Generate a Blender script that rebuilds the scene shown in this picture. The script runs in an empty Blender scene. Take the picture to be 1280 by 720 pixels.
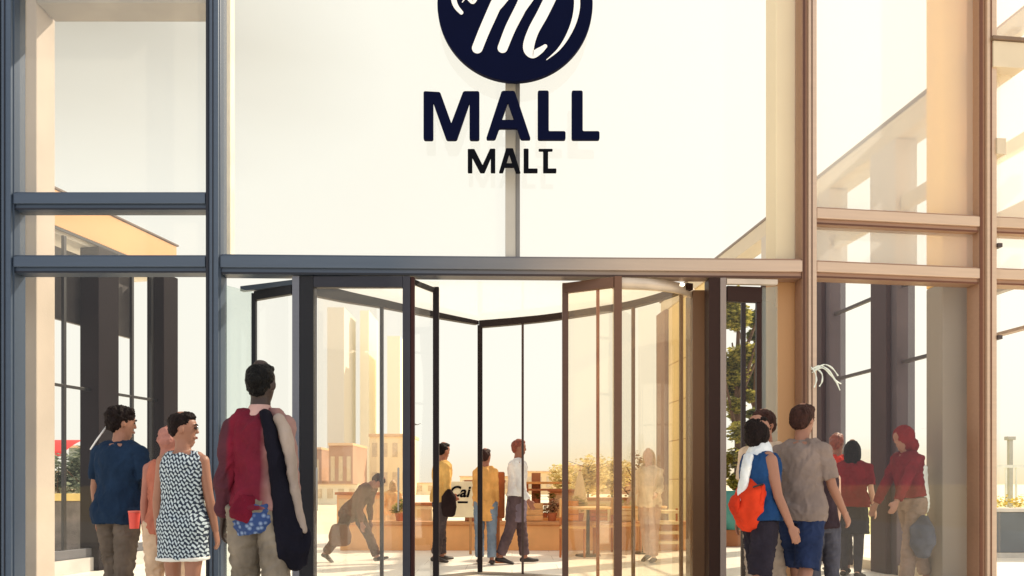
import bpy, bmesh, math, random
from mathutils import Vector, Matrix, noise as mnoise
R = math.radians
sc = bpy.context.scene
COL = sc.collection
F, D0, CH = 914.0, 7.0, 1.1          # focal length in photo pixels, camera distance to facade, eye height

def wx(px, d): return (px - 640) / F * d
def wz(py, d): return CH + (605 - py) / F * d
def at(px, d, z=0.0): return Vector((wx(px, d), d - D0, z))

# ------------------------------------------------------------------ materials
def lin(c):
    r = []
    for v in c[:3]:
        v /= 255.0
        r.append(v / 12.92 if v <= 0.04045 else ((v + 0.055) / 1.055) ** 2.4)
    return (*r, 1.0)
MATS = {}
def mat(name, rgb, rough=0.6, metal=0.0, vary=0.12, scale=4.0, bump=0.0, bscale=40.0, stretch=(1, 1, 1), spec=0.5):
    if name in MATS: return MATS[name]
    m = bpy.data.materials.new(name); m.use_nodes = True
    nt = m.node_tree; N = nt.nodes; L = nt.links; b = N['Principled BSDF']
    b.inputs['Roughness'].default_value = rough; b.inputs['Metallic'].default_value = metal
    b.inputs['Specular IOR Level'].default_value = spec
    tc = N.new('ShaderNodeTexCoord'); mp = N.new('ShaderNodeMapping'); mp.inputs['Scale'].default_value = stretch
    L.new(tc.outputs['Object'], mp.inputs['Vector'])
    nz = N.new('ShaderNodeTexNoise'); nz.inputs['Scale'].default_value = scale; nz.inputs['Detail'].default_value = 6
    L.new(mp.outputs[0], nz.inputs['Vector'])
    cr = N.new('ShaderNodeValToRGB'); c = lin(rgb)
    lo = [x * (1 - vary) for x in c[:3]]; hi = [min(1, x * (1 + vary)) for x in c[:3]]
    cr.color_ramp.elements[0].position = .3; cr.color_ramp.elements[1].position = .7
    cr.color_ramp.elements[0].color = (*lo, 1); cr.color_ramp.elements[1].color = (*hi, 1)
    L.new(nz.outputs['Fac'], cr.inputs[0]); L.new(cr.outputs[0], b.inputs['Base Color'])
    if bump:
        n2 = N.new('ShaderNodeTexNoise'); n2.inputs['Scale'].default_value = bscale; n2.inputs['Detail'].default_value = 5
        L.new(mp.outputs[0], n2.inputs['Vector'])
        bp = N.new('ShaderNodeBump'); bp.inputs['Strength'].default_value = bump; bp.inputs['Distance'].default_value = .02
        L.new(n2.outputs['Fac'], bp.inputs['Height']); L.new(bp.outputs[0], b.inputs['Normal'])
    MATS[name] = m
    return m

def frame_mat(name, stops, rough=.42, dark=1.0, metal=.25, spec=.5):
    """facade profiles: a colour ramp along X paints in warm light, slate to champagne"""
    m = bpy.data.materials.new(name); m.use_nodes = True
    nt = m.node_tree; N = nt.nodes; L = nt.links; b = N['Principled BSDF']
    b.inputs['Roughness'].default_value = rough; b.inputs['Metallic'].default_value = metal; b.inputs['Specular IOR Level'].default_value = spec
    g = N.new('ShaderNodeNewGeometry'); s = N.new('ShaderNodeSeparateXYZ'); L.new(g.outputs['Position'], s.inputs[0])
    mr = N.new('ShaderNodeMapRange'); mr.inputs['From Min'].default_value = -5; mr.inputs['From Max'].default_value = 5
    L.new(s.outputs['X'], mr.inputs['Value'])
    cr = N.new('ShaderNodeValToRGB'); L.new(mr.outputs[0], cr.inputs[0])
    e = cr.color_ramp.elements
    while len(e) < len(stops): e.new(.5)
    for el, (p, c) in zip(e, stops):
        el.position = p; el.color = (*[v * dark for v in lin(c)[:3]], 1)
    tc = N.new('ShaderNodeMapping'); tc.inputs['Scale'].default_value = (.6, 8, 14); L.new(g.outputs['Position'], tc.inputs[0])
    nz = N.new('ShaderNodeTexNoise'); nz.inputs['Scale'].default_value = 2.5; nz.inputs['Detail'].default_value = 7; L.new(tc.outputs[0], nz.inputs['Vector'])
    r2 = N.new('ShaderNodeMapRange'); r2.inputs['To Min'].default_value = .9; r2.inputs['To Max'].default_value = 1.1; L.new(nz.outputs['Fac'], r2.inputs['Value'])
    mx = N.new('ShaderNodeVectorMath'); mx.operation = 'SCALE'; L.new(cr.outputs[0], mx.inputs[0]); L.new(r2.outputs[0], mx.inputs['Scale'])
    L.new(mx.outputs[0], b.inputs['Base Color'])
    return m

def glass(name, tint=(1, 1, 1), haze=0.0, haze_rgb=(255, 252, 240), refl=.05, rough=.02):
    """thin architectural glass: clear, with a fresnel-like sheen, optionally painted-in sky reflection and milky film"""
    m = bpy.data.materials.new(name); m.use_nodes = True
    nt = m.node_tree; N = nt.nodes; L = nt.links; N.clear()
    out = N.new('ShaderNodeOutputMaterial'); tr = N.new('ShaderNodeBsdfTransparent'); tr.inputs[0].default_value = (*tint, 1)
    gl = N.new('ShaderNodeBsdfGlossy'); gl.inputs['Roughness'].default_value = rough; gl.inputs[0].default_value = (1, 1, 1, 1)
    lw = N.new('ShaderNodeLayerWeight'); lw.inputs['Blend'].default_value = .12
    mr = N.new('ShaderNodeMapRange'); mr.inputs['To Min'].default_value = refl; mr.inputs['To Max'].default_value = .6
    L.new(lw.outputs['Facing'], mr.inputs['Value'])
    tcn = N.new('ShaderNodeTexCoord'); nz = N.new('ShaderNodeTexNoise'); nz.inputs['Scale'].default_value = .7; nz.inputs['Detail'].default_value = 3
    mp = N.new('ShaderNodeMapping'); mp.inputs['Scale'].default_value = (1, 1, .35); L.new(tcn.outputs['Object'], mp.inputs[0]); L.new(mp.outputs[0], nz.inputs['Vector'])
    bp = N.new('ShaderNodeBump'); bp.inputs['Strength'].default_value = .06; bp.inputs['Distance'].default_value = .1; L.new(nz.outputs['Fac'], bp.inputs['Height']); L.new(bp.outputs[0], gl.inputs['Normal'])
    mix = N.new('ShaderNodeMixShader'); L.new(mr.outputs[0], mix.inputs[0]); L.new(tr.outputs[0], mix.inputs[1]); L.new(gl.outputs[0], mix.inputs[2])
    last = mix
    if haze:
        df = N.new('ShaderNodeBsdfDiffuse'); df.inputs[0].default_value = lin(haze_rgb)
        tl = N.new('ShaderNodeBsdfTranslucent'); tl.inputs[0].default_value = lin(haze_rgb)
        m2 = N.new('ShaderNodeMixShader'); m2.inputs[0].default_value = .6; L.new(df.outputs[0], m2.inputs[1]); L.new(tl.outputs[0], m2.inputs[2])
        m3 = N.new('ShaderNodeMixShader'); L.new(mix.outputs[0], m3.inputs[1]); L.new(m2.outputs[0], m3.inputs[2])
        fr = N.new('ShaderNodeMapRange'); fr.inputs['To Min'].default_value = haze * .8; fr.inputs['To Max'].default_value = haze * 1.2; L.new(nz.outputs['Fac'], fr.inputs['Value']); L.new(fr.outputs[0], m3.inputs[0])
        last = m3
    L.new(last.outputs[0], out.inputs[0])
    MATS[name] = m
    return m

FR = frame_mat('frame_lit_tint', [(0, (66, 82, 104)), (.38, (82, 95, 112)), (.5, (122, 122, 125)), (.62, (188, 170, 154)), (.78, (202, 178, 158)), (1, (206, 180, 156))])  # paler cap copy: highlight and warm light tint painted into the colour
FB = frame_mat('frame_shaded_tint', [(0, (56, 72, 94)), (.38, (72, 84, 102)), (.5, (106, 106, 112)), (.62, (156, 138, 124)), (.78, (158, 124, 104)), (1, (166, 130, 106))])  # darker copy of the same frame colour, shade painted in for depth
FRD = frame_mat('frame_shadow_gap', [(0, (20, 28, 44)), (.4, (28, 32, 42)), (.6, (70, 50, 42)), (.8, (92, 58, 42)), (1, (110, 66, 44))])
DRUMF = frame_mat('drum_frame', [(.38, (46, 48, 58)), (.45, (78, 78, 88)), (.5, (66, 54, 54)), (.6, (112, 82, 66)), (.72, (92, 64, 50))], metal=.05, spec=.25)
DRUMD = frame_mat('drum_frame_dark', [(.3, (38, 40, 46)), (.45, (36, 29, 31)), (.6, (54, 38, 32)), (.75, (52, 34, 30))], metal=0, spec=.15)
RUST = frame_mat('drum_frame_rust', [(.4, (58, 30, 28)), (.5, (70, 34, 26)), (.6, (150, 76, 40)), (.7, (160, 84, 44))], metal=0, spec=.2)
G_CLEAR = glass('glass_clear', (.985, .99, .98), refl=.014)
G_TEAL = glass('glass_edge_teal', (.86, .94, .93), haze=.25, haze_rgb=(225, 245, 240))
G_UP = glass('glass_upper', (.99, .99, .98), haze=.08, refl=.05)
G_WARM = glass('glass_warm_haze', (1, .97, .9), haze=.30, haze_rgb=(248, 252, 255), refl=.05)  # milky colour paints in haze and sky reflection on the upper panes
G_AMBER = glass('glass_amber', (1, .93, .78), haze=.11, haze_rgb=(255, 222, 165), refl=.05)
G_DRUM = glass('glass_drum', (.985, .97, .94), haze=.05, haze_rgb=(255, 246, 225), refl=.05)
WHITEDISC = glass('frosted_ceiling', (1, 1, 1), haze=.5, haze_rgb=(255, 254, 248), refl=.02)

# ------------------------------------------------------------------ object helpers
def empty(name, loc, rz=0):
    o = bpy.data.objects.new(name, None); COL.objects.link(o); o.location = loc; o.rotation_euler = (0, 0, rz); o.empty_display_size = .1
    return o
def tag(o, label=None, cat=None, group=None, kind=None):
    if label: o['label'] = label
    if cat: o['category'] = cat
    if group: o['group'] = group
    if kind: o['kind'] = kind
    return o
def link(name, bm, m, parent=None, loc=None, smooth=False, bevel=0):
    me = bpy.data.meshes.new(name); bmesh.ops.recalc_face_normals(bm, faces=bm.faces[:]); bm.to_mesh(me); bm.free()
    if m: me.materials.append(m)
    if smooth:
        for p in me.polygons: p.use_smooth = True
    o = bpy.data.objects.new(name, me); COL.objects.link(o)
    if parent is not None: o.parent = parent
    if loc is not None: o.location = loc
    if bevel:
        bv = o.modifiers.new('b', 'BEVEL'); bv.width = bevel; bv.segments = 2; bv.limit_method = 'ANGLE'
    return o
def box(bm, x0, x1, y0, y1, z0, z1, M=None):
    vs = [bm.verts.new((x, y, z)) for x in (x0, x1) for y in (y0, y1) for z in (z0, z1)]
    if M is not None:
        for v in vs: v.co = M @ v.co
    for f in ((0, 1, 3, 2), (4, 6, 7, 5), (0, 4, 5, 1), (2, 3, 7, 6), (0, 2, 6, 4), (1, 5, 7, 3)): bm.faces.new([vs[i] for i in f])
def boxo(name, b, m, parent=None, bevel=.006, M=None):
    bm = bmesh.new(); box(bm, *b, M=M); return link(name, bm, m, parent, bevel=bevel)
def seg_M(p, q):
    """frame whose x runs from p to q in plan"""
    a = math.atan2(q[1] - p[1], q[0] - p[0])
    return Matrix.Translation((p[0], p[1], 0)) @ Matrix.Rotation(a, 4, 'Z')
def tube(bm, pts, radii, n=20, ref=Vector((1, 0, 0)), dome=True):
    pts = [Vector(p) for p in pts]; rr = [(r, r) if not isinstance(r, (tuple, list)) else r for r in radii]
    fr = []
    for i in range(len(pts)):
        t = (pts[min(i + 1, len(pts) - 1)] - pts[max(i - 1, 0)]).normalized()
        s = ref - t * ref.dot(t)
        if s.length < .05: s = Vector((0, 1, 0)) - t * t.y
        s.normalize(); fr.append((t, s, t.cross(s)))
    if dome:
        a = min(rr[0]); b = min(rr[-1])
        pts = [pts[0] - fr[0][0] * a * .75, pts[0] - fr[0][0] * a * .45] + pts + [pts[-1] + fr[-1][0] * b * .45, pts[-1] + fr[-1][0] * b * .75]
        fr = [fr[0], fr[0]] + fr + [fr[-1], fr[-1]]
        rr = [(rr[0][0] * .5, rr[0][1] * .5), (rr[0][0] * .85, rr[0][1] * .85)] + rr + [(rr[-1][0] * .85, rr[-1][1] * .85), (rr[-1][0] * .5, rr[-1][1] * .5)]
    rings = []
    for p, (t, s, f), (a, b) in zip(pts, fr, rr):
        rings.append([bm.verts.new(p + s * (a * math.cos(k * 2 * math.pi / n)) + f * (b * math.sin(k * 2 * math.pi / n))) for k in range(n)])
    for u, v in zip(rings, rings[1:]):
        for k in range(n): bm.faces.new((u[k], u[(k + 1) % n], v[(k + 1) % n], v[k]))
    bm.faces.new(rings[0][::-1]); bm.faces.new(rings[-1])
def ell(bm, c, r, M=None):
    res = bmesh.ops.create_icosphere(bm, subdivisions=3, radius=1)
    for v in res['verts']:
        v.co = Vector((v.co.x * r[0], v.co.y * r[1], v.co.z * r[2])) + Vector(c)
        if M is not None: v.co = M @ v.co
def baked(name, bm, m, parent, voxel=.008, smooth=3, disp=0, dscale=.06, stretch=None):
    """closed pieces grown together into one continuous surface"""
    o = link(name, bm, m, parent, smooth=True)
    md = o.modifiers.new('r', 'REMESH'); md.mode = 'VOXEL'; md.voxel_size = voxel; md.use_smooth_shade = True
    if smooth:
        sm = o.modifiers.new('s', 'SMOOTH'); sm.factor = .5; sm.iterations = smooth
    dg = bpy.context.evaluated_depsgraph_get()
    me = bpy.data.meshes.new_from_object(o.evaluated_get(dg))
    o.modifiers.clear(); old = o.data; o.data = me; bpy.data.meshes.remove(old)
    if disp:
        sx, sy, sz = stretch or (1, 1, 1)
        nv = [v.normal.copy() for v in me.vertices]
        for v, n in zip(me.vertices, nv):
            q = Vector((v.co.x * sx, v.co.y * sy, v.co.z * sz)) / dscale
            k = mnoise.noise(q)
            if stretch and dscale > .04:      # cloth: soft ridged folds over a broad swell
                u = q * .8 + mnoise.noise_vector(q * .45) * 1.1; k = .6 * k + 1.1 * (.35 - abs(mnoise.noise(u)) * 1.3) + .4 * (.3 - abs(mnoise.noise(u * 2.3))); k = k * 1.7 + .25
            else: k += .5 * mnoise.noise(q * 2.1)
            v.co = v.co + n * (k * disp)
    for p in me.polygons: p.use_smooth = True
    if not me.materials: me.materials.append(m)
    return o

# ------------------------------------------------------------------ camera, sky, sun
cam = bpy.data.cameras.new('camera'); co = bpy.data.objects.new('camera', cam); COL.objects.link(co)
co.location = (0, -D0, CH); co.rotation_euler = (R(90), 0, 0)
cam.sensor_width = 36; cam.lens = F / 1280 * 36; cam.shift_y = 245 / 1280; cam.clip_end = 3000; cam.clip_start = .05
sc.camera = co
SUN_AZ, SUN_EL = R(52), R(38)        # azimuth clockwise from +Y
sd = Vector((math.sin(SUN_AZ) * math.cos(SUN_EL), math.cos(SUN_AZ) * math.cos(SUN_EL), math.sin(SUN_EL)))
sl = bpy.data.lights.new('sun', 'SUN'); sl.energy = 5.0; sl.angle = R(.8); sl.color = (1, .86, .66)
so = bpy.data.objects.new('sun', sl); COL.objects.link(so); so.rotation_euler = sd.to_track_quat('Z', 'Y').to_euler(); so.location = (6, 6, 12)
w = bpy.data.worlds.new('World'); sc.world = w; w.use_nodes = True
nt = w.node_tree; N = nt.nodes; L = nt.links; bg = N['Background']
sky = N.new('ShaderNodeTexSky'); sky.sky_type = 'NISHITA'; sky.sun_disc = False; sky.sun_elevation = SUN_EL; sky.sun_rotation = SUN_AZ
sky.dust_density = 4
tc = N.new('ShaderNodeTexCoord'); sx = N.new('ShaderNodeSeparateXYZ'); L.new(tc.outputs['Generated'], sx.inputs[0])
dot = N.new('ShaderNodeVectorMath'); dot.operation = 'DOT_PRODUCT'; L.new(tc.outputs['Generated'], dot.inputs[0]); dot.inputs[1].default_value = sd
# bright hazy veil: whitest toward the horizon and the sun, beige high up and away from it
def mth(op, a, b=None, clamp=False):
    n = N.new('ShaderNodeMath'); n.operation = op; n.use_clamp = clamp
    for i, v in enumerate((a, b)):
        if v is None: continue
        if isinstance(v, (int, float)): n.inputs[i].default_value = v
        else: L.new(v, n.inputs[i])
    return n.outputs[0]
el = mth('MULTIPLY', mth('SUBTRACT', sx.outputs['Z'], .24), 4.0, True)
away = mth('MULTIPLY', mth('SUBTRACT', .80, dot.outputs['Value']), 1.9, True)
cn = N.new('ShaderNodeTexNoise'); cn.inputs['Scale'].default_value = 1.6; cn.inputs['Detail'].default_value = 5; cmap = N.new('ShaderNodeMapping'); cmap.inputs['Scale'].default_value = (1, 1, 2.4); L.new(tc.outputs['Generated'], cmap.inputs[0]); L.new(cmap.outputs[0], cn.inputs['Vector'])
k = mth('MULTIPLY', mth('MULTIPLY', el, away), mth('ADD', .55, mth('MULTIPLY', cn.outputs['Fac'], .9)), True)
cr = N.new('ShaderNodeValToRGB'); L.new(k, cr.inputs[0])
e = cr.color_ramp.elements
e[0].position = 0; e[0].color = (1.02, .985, .865, 1); e[1].position = 1; e[1].color = (.43, .375, .26, 1)
q = e.new(.32); q.color = (.97, .955, .835, 1); q = e.new(.56); q.color = (.80, .77, .645, 1)
# warm dust glow low over the skyline on the sunny side
hb = mth('MULTIPLY', mth('SUBTRACT', .060, sx.outputs['Z']), 17.0, True)
hs_ = mth('MULTIPLY', mth('ADD', sx.outputs['X'], .22), 3.2, True)
hm = N.new('ShaderNodeMix'); hm.data_type = 'RGBA'; L.new(mth('MULTIPLY', hb, mth('ADD', mth('MULTIPLY', hs_, .8), .2)), hm.inputs['Factor']); L.new(cr.outputs[0], hm.inputs['A']); hm.inputs['B'].default_value = (1.08, .86, .54, 1)
bgs = N.new('ShaderNodeVectorMath'); bgs.operation = 'SCALE'; bgs.inputs['Scale'].default_value = 10.0
L.new(hm.outputs['Result'], bgs.inputs[0])
add = N.new('ShaderNodeVectorMath'); add.operation = 'ADD'; L.new(bgs.outputs[0], add.inputs[0])
gl = mth('MULTIPLY', mth('POWER', mth('MAXIMUM', dot.outputs['Value'], 0.0), 9.0), 1.0)
glc = N.new('ShaderNodeVectorMath'); glc.operation = 'SCALE'; glc.inputs[0].default_value = (4.5, 3.2, 1.6); L.new(gl, glc.inputs['Scale'])
a2 = N.new('ShaderNodeVectorMath'); a2.operation = 'ADD'; L.new(add.outputs[0], a2.inputs[0]); L.new(glc.outputs[0], a2.inputs[1])
nsk = N.new('ShaderNodeVectorMath'); nsk.operation = 'SCALE'; nsk.inputs['Scale'].default_value = .12; L.new(sky.outputs[0], nsk.inputs[0]); L.new(nsk.outputs[0], add.inputs[1])
bk = mth('MULTIPLY', mth('SUBTRACT', -0.05, sx.outputs['Y']), 1.6, True)   # unseen rear sky, brightened and cooled to fill people and frames
bkc = N.new('ShaderNodeMix'); bkc.data_type = 'RGBA'; L.new(bk, bkc.inputs['Factor']); L.new(a2.outputs[0], bkc.inputs['A']); 
lowr = N.new('ShaderNodeValToRGB'); L.new(sx.outputs['Z'], lowr.inputs[0]); le = lowr.color_ramp.elements      # low band darkened like an unseen street front, to shape the fill
le[0].position = .12; le[0].color = (.58, .57, .57, 1); le[1].position = .75; le[1].color = (1, 1.02, 1.08, 1); le.new(.32).color = (.74, .74, .76, 1)
lows = N.new('ShaderNodeVectorMath'); lows.operation = 'SCALE'; lows.inputs['Scale'].default_value = 13.5; L.new(lowr.outputs[0], lows.inputs[0]); L.new(lows.outputs[0], bkc.inputs['B'])
L.new(bkc.outputs['Result'], bg.inputs[0]); bg.inputs[1].default_value = .095
sc.view_settings.view_transform = 'Standard'; sc.view_settings.look = 'None'; sc.view_settings.exposure = 0; sc.view_settings.gamma = 1
sc.cycles.use_denoising = True; sc.cycles.transparent_max_bounces = 40; sc.cycles.max_bounces = 10; sc.cycles.diffuse_bounces = 5
sc.cycles.sample_clamp_indirect = 6

# ------------------------------------------------------------------ ground
def sheet(name, x0, x1, y0, y1, z, m):
    bm = bmesh.new(); vs = [bm.verts.new(c) for c in ((x0, y0, z), (x1, y0, z), (x1, y1, z), (x0, y1, z))]; bm.faces.new(vs)
    o = link(name, bm, m); tag(o, kind='structure'); return o
sheet('ground', -900, 900, -300, 1500, -.008, mat('ground_sand', (236, 222, 194), .9, vary=.1, scale=.4, bump=.3))
pm = bpy.data.materials.new('pavement_stone'); pm.use_nodes = True
n_ = pm.node_tree.nodes; l_ = pm.node_tree.links; b_ = n_['Principled BSDF']; b_.inputs['Roughness'].default_value = .45
bt = n_.new('ShaderNodeTexBrick'); bt.offset = .5; bt.inputs['Scale'].default_value = 1; bt.inputs['Brick Width'].default_value = 1.2; bt.inputs['Row Height'].default_value = .6
bt.inputs['Mortar Size'].default_value = .006; bt.inputs['Color1'].default_value = lin((250, 244, 232)); bt.inputs['Color2'].default_value = lin((246, 238, 224)); bt.inputs['Mortar'].default_value = lin((214, 204, 188))
gg = n_.new('ShaderNodeNewGeometry'); l_.new(gg.outputs['Position'], bt.inputs['Vector']); l_.new(bt.outputs[0], b_.inputs['Base Color'])
sheet('pavement', -14, 14, -14, 9, 0, pm)
sheet('lawn', 5.4, 30, 9.004, 40, -.003, mat('lawn_grass', (196, 190, 118), .9, vary=.25, scale=3, bump=.6))

# ------------------------------------------------------------------ facade (curtain wall)
TOP = 8.2
NX = [(-140, 7.0), (12, 7.0), (269, 7.0), (1008.5, 7.15), (1229, 7.4), (1420, 7.6)]
P = [(wx(p, d), d - D0) for p, d in NX]
fac = empty('glass_facade', (0, 0, 0))
tag(fac, 'tall glass entrance wall with slate frames tinted champagne by painted warm light towards the sunny end', 'facade')
wid = [.15, .153, .138, .135, .178, .15]
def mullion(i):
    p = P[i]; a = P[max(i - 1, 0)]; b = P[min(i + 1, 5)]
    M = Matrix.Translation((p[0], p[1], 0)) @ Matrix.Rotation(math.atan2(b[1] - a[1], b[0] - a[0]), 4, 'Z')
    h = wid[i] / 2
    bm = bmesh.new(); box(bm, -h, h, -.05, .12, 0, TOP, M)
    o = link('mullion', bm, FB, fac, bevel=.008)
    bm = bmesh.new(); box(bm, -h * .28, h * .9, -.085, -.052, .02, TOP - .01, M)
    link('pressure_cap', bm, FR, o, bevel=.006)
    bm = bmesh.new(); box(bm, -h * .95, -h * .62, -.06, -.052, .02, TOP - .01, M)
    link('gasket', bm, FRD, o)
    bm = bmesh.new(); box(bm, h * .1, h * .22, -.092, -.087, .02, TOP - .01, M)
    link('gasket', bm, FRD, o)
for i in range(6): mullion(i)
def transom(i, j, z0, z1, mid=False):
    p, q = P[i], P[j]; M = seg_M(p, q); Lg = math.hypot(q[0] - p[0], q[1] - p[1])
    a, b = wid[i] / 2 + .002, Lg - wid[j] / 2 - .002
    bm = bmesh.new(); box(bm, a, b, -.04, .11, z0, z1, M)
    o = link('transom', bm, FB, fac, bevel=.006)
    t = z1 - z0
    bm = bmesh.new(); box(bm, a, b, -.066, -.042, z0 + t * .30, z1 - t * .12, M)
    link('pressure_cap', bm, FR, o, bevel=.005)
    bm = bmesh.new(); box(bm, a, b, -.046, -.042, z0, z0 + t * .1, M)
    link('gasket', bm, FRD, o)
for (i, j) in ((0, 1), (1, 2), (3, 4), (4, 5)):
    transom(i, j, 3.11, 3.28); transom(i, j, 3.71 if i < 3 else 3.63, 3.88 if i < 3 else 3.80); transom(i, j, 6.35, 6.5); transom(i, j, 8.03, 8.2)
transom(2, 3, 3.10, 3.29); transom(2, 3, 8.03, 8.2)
def pane(i, j, z0, z1, m, a=None, b=None):
    p, q = P[i], P[j]; M = seg_M(p, q); Lg = math.hypot(q[0] - p[0], q[1] - p[1])
    a = wid[i] / 2 + .002 if a is None else a; b = Lg - wid[j] / 2 - .002 if b is None else b
    bm = bmesh.new(); vs = [bm.verts.new(M @ Vector(c)) for c in ((a, .03, z0), (b, .03, z0), (b, .03, z1), (a, .03, z1))]; bm.faces.new(vs)
    return link('glass_pane', bm, m, fac)
for (i, j) in ((0, 1), (1, 2), (3, 4), (4, 5)):
    up = G_UP if i < 3 else G_WARM; t0 = 3.71 if i < 3 else 3.63; t1 = t0 + .17
    pane(i, j, .0, 3.11, G_CLEAR); pane(i, j, 3.28, t0, up); pane(i, j, t1, 6.35, up); pane(i, j, 6.5, 8.03, up)
LC = math.hypot(P[3][0] - P[2][0], P[3][1] - P[2][1])
MC = (641 - 269) / F * D0 * LC / (LC + .0)
pane(2, 3, 3.29, 8.03, G_UP, b=MC - .072); pane(2, 3, 3.29, 8.03, G_UP, a=MC + .072)
M = seg_M(P[2], P[3])
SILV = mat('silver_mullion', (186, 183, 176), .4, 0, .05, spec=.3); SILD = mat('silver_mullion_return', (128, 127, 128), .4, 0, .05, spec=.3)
bm = bmesh.new(); box(bm, MC - .07, MC + .03, 0.0, .10, 3.292, 8.028, M); o = link('centre_mullion', bm, SILV, fac, bevel=.004)
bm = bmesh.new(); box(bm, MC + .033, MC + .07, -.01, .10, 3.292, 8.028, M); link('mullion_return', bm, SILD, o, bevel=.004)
# plinth rails of the side bays
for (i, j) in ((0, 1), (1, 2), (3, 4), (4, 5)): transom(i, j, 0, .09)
# fixed light beside the revolving door, each side, and its frames (px, depth)
def uppost(name, px0, px1, d, z0, z1, m, parent, depth=.08):
    bm = bmesh.new(); y = d - D0; box(bm, wx(px0, d), wx(px1, d), y, y + depth, z0, z1); return link(name, bm, m, parent, bevel=.004)
def link_glass(p, q, z0, z1, m, parent, name='glass_pane'):
    bm = bmesh.new(); vs = [bm.verts.new(c) for c in ((p[0], p[1], z0), (q[0], q[1], z0), (q[0], q[1], z1), (p[0], p[1], z1))]; bm.faces.new(vs)
    return link(name, bm, m, parent)
def rail(name, p, q, z0, z1, m, parent, t=.05):
    M = seg_M(p, q); Lg = math.hypot(q[0] - p[0], q[1] - p[1]); bm = bmesh.new(); box(bm, 0, Lg, -t / 2, t / 2, z0, z1, M); return link(name, bm, m, parent, bevel=.003)

sl_ = empty('side_light', at(340, 7.1)); tag(sl_, 'fixed glass screen with dark head rail next to the man in the burgundy jacket', 'side light')
def par(o, parent):
    o.parent = parent; o.matrix_parent_inverse = Matrix.Translation(parent.location).inverted(); return o
par(uppost('post', 314, 319.5, 7.27, 0, 3.0, DRUMD, None, .05), sl_)
par(uppost('post', 365, 374, 7.0, 0, 3.095, frame_mat('slate_post', [(0, (104, 108, 120)), (.5, (104, 108, 120)), (1, (130, 120, 116))]), None), sl_)
par(rail('head_rail', (wx(318, 7.27), .30), (wx(366, 7.06), .06), 2.93, 3.02, DRUMD, None), sl_)
par(rail('head_trim', (wx(300, 7.27), .32), (wx(366, 7.06), .09), 3.025, 3.075, FR, None), sl_)
par(link_glass((wx(284, 7.1), .06), (wx(315, 7.27), .3), .02, 3.02, G_TEAL, None), sl_)
par(link_glass((wx(319, 7.27), .3), (wx(366, 7.05), .06), .02, 2.93, G_CLEAR, None), sl_)
sr_ = empty('side_light', at(928, 7.1)); tag(sr_, 'fixed glass screen with dark head rail in front of the leafy tree', 'side light')
par(uppost('post', 900.5, 908, 7.05, 0, 3.09, frame_mat('warm_grey_post', [(0, (130, 122, 120)), (.5, (140, 128, 122)), (1, (150, 135, 128))]), None), sr_)
par(uppost('post', 946, 952.5, 7.13, 0, 3.0, DRUMD, None, .05), sr_)
par(uppost('post', 927, 932.5, 7.5, 0, 3.0, DRUMD, None, .04), sr_)
par(rail('head_rail', (wx(908, 7.1), .1), (wx(952, 7.13), .15), 2.87, 3.02, DRUMD, None), sr_)
par(rail('head_trim', (wx(908, 7.06), .07), (wx(971, 7.1), .1), 3.03, 3.08, mat('pale_trim', (196, 182, 168), .4), None), sr_)
par(link_glass((wx(908, 7.1), .1), (wx(946, 7.13), .13), .02, 2.87, G_CLEAR, None), sr_)
par(link_glass((wx(952.5, 7.13), .15), (wx(972, 7.1), .1), .02, 3.02, G_TEAL, None), sr_)

# piers standing just inside the glass
def pier(px0, px1, d, dep, z0, z1, m, label, m2=None, zc=None):
    e = empty('pier', at((px0 + px1) / 2, d)); tag(e, label, 'pier')
    y = 0
    hw = (px1 - px0) / F * d / 2
    if m2:
        boxo('pier_base', (-hw, hw, 0, dep, z0, zc), m2, e, .01); boxo('pier_shaft', (-hw, hw, 0, dep, zc + .003, z1), m, e, .01)
    else: boxo('pier_shaft', (-hw, hw, 0, dep, z0, z1), m, e, .01)
    return e
pier(2, 45.5, 7.32, .3, 0, TOP, mat('plaster_grey', (184, 172, 160), .8, vary=.14, scale=.9, bump=.1), 'pale grey plaster pier inside the glass at the slate framed bay')
pier(272, 288, 7.35, .12, 3.25, TOP, mat('plaster_cream', (226, 218, 198), .8), 'narrow cream pier beside the slate mullion above the door')
pier(970, 1002, 7.3, .3, 0, TOP, mat('pier_tan_haze', (236, 220, 184), .8, vary=.06, scale=.8), 'brown pier with glass haze painted tan on its upper half behind the champagne mullion', mat('pier_brown', (198, 152, 108), .6, vary=.10, scale=1.2, stretch=(1, 1, .2)), 3.2)  # tan upper half paints in the milky look of the upper pane
pier(1178, 1224, 7.62, .3, 0, TOP, mat('pier_sun_glare', (254, 204, 124), .8, vary=.08, scale=.8), 'grey pier with sun glare painted ochre on its upper half beside the thick champagne mullion', mat('pier_grey', (150, 138, 124), .6, vary=.14, scale=1.0, stretch=(1, 1, .2)), 3.2)  # ochre upper half has sun glare painted into its colour
bm = bmesh.new(); box(bm, wx(46, 7.3), wx(270, 7.3), .3, .6, 5.90, 6.4); tag(link('ceiling_beam', bm, mat('beam_grey', (150, 144, 134), .7), bevel=.01), 'grey horizontal beam high behind the top pane of the slate bay', 'beam')

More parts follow.
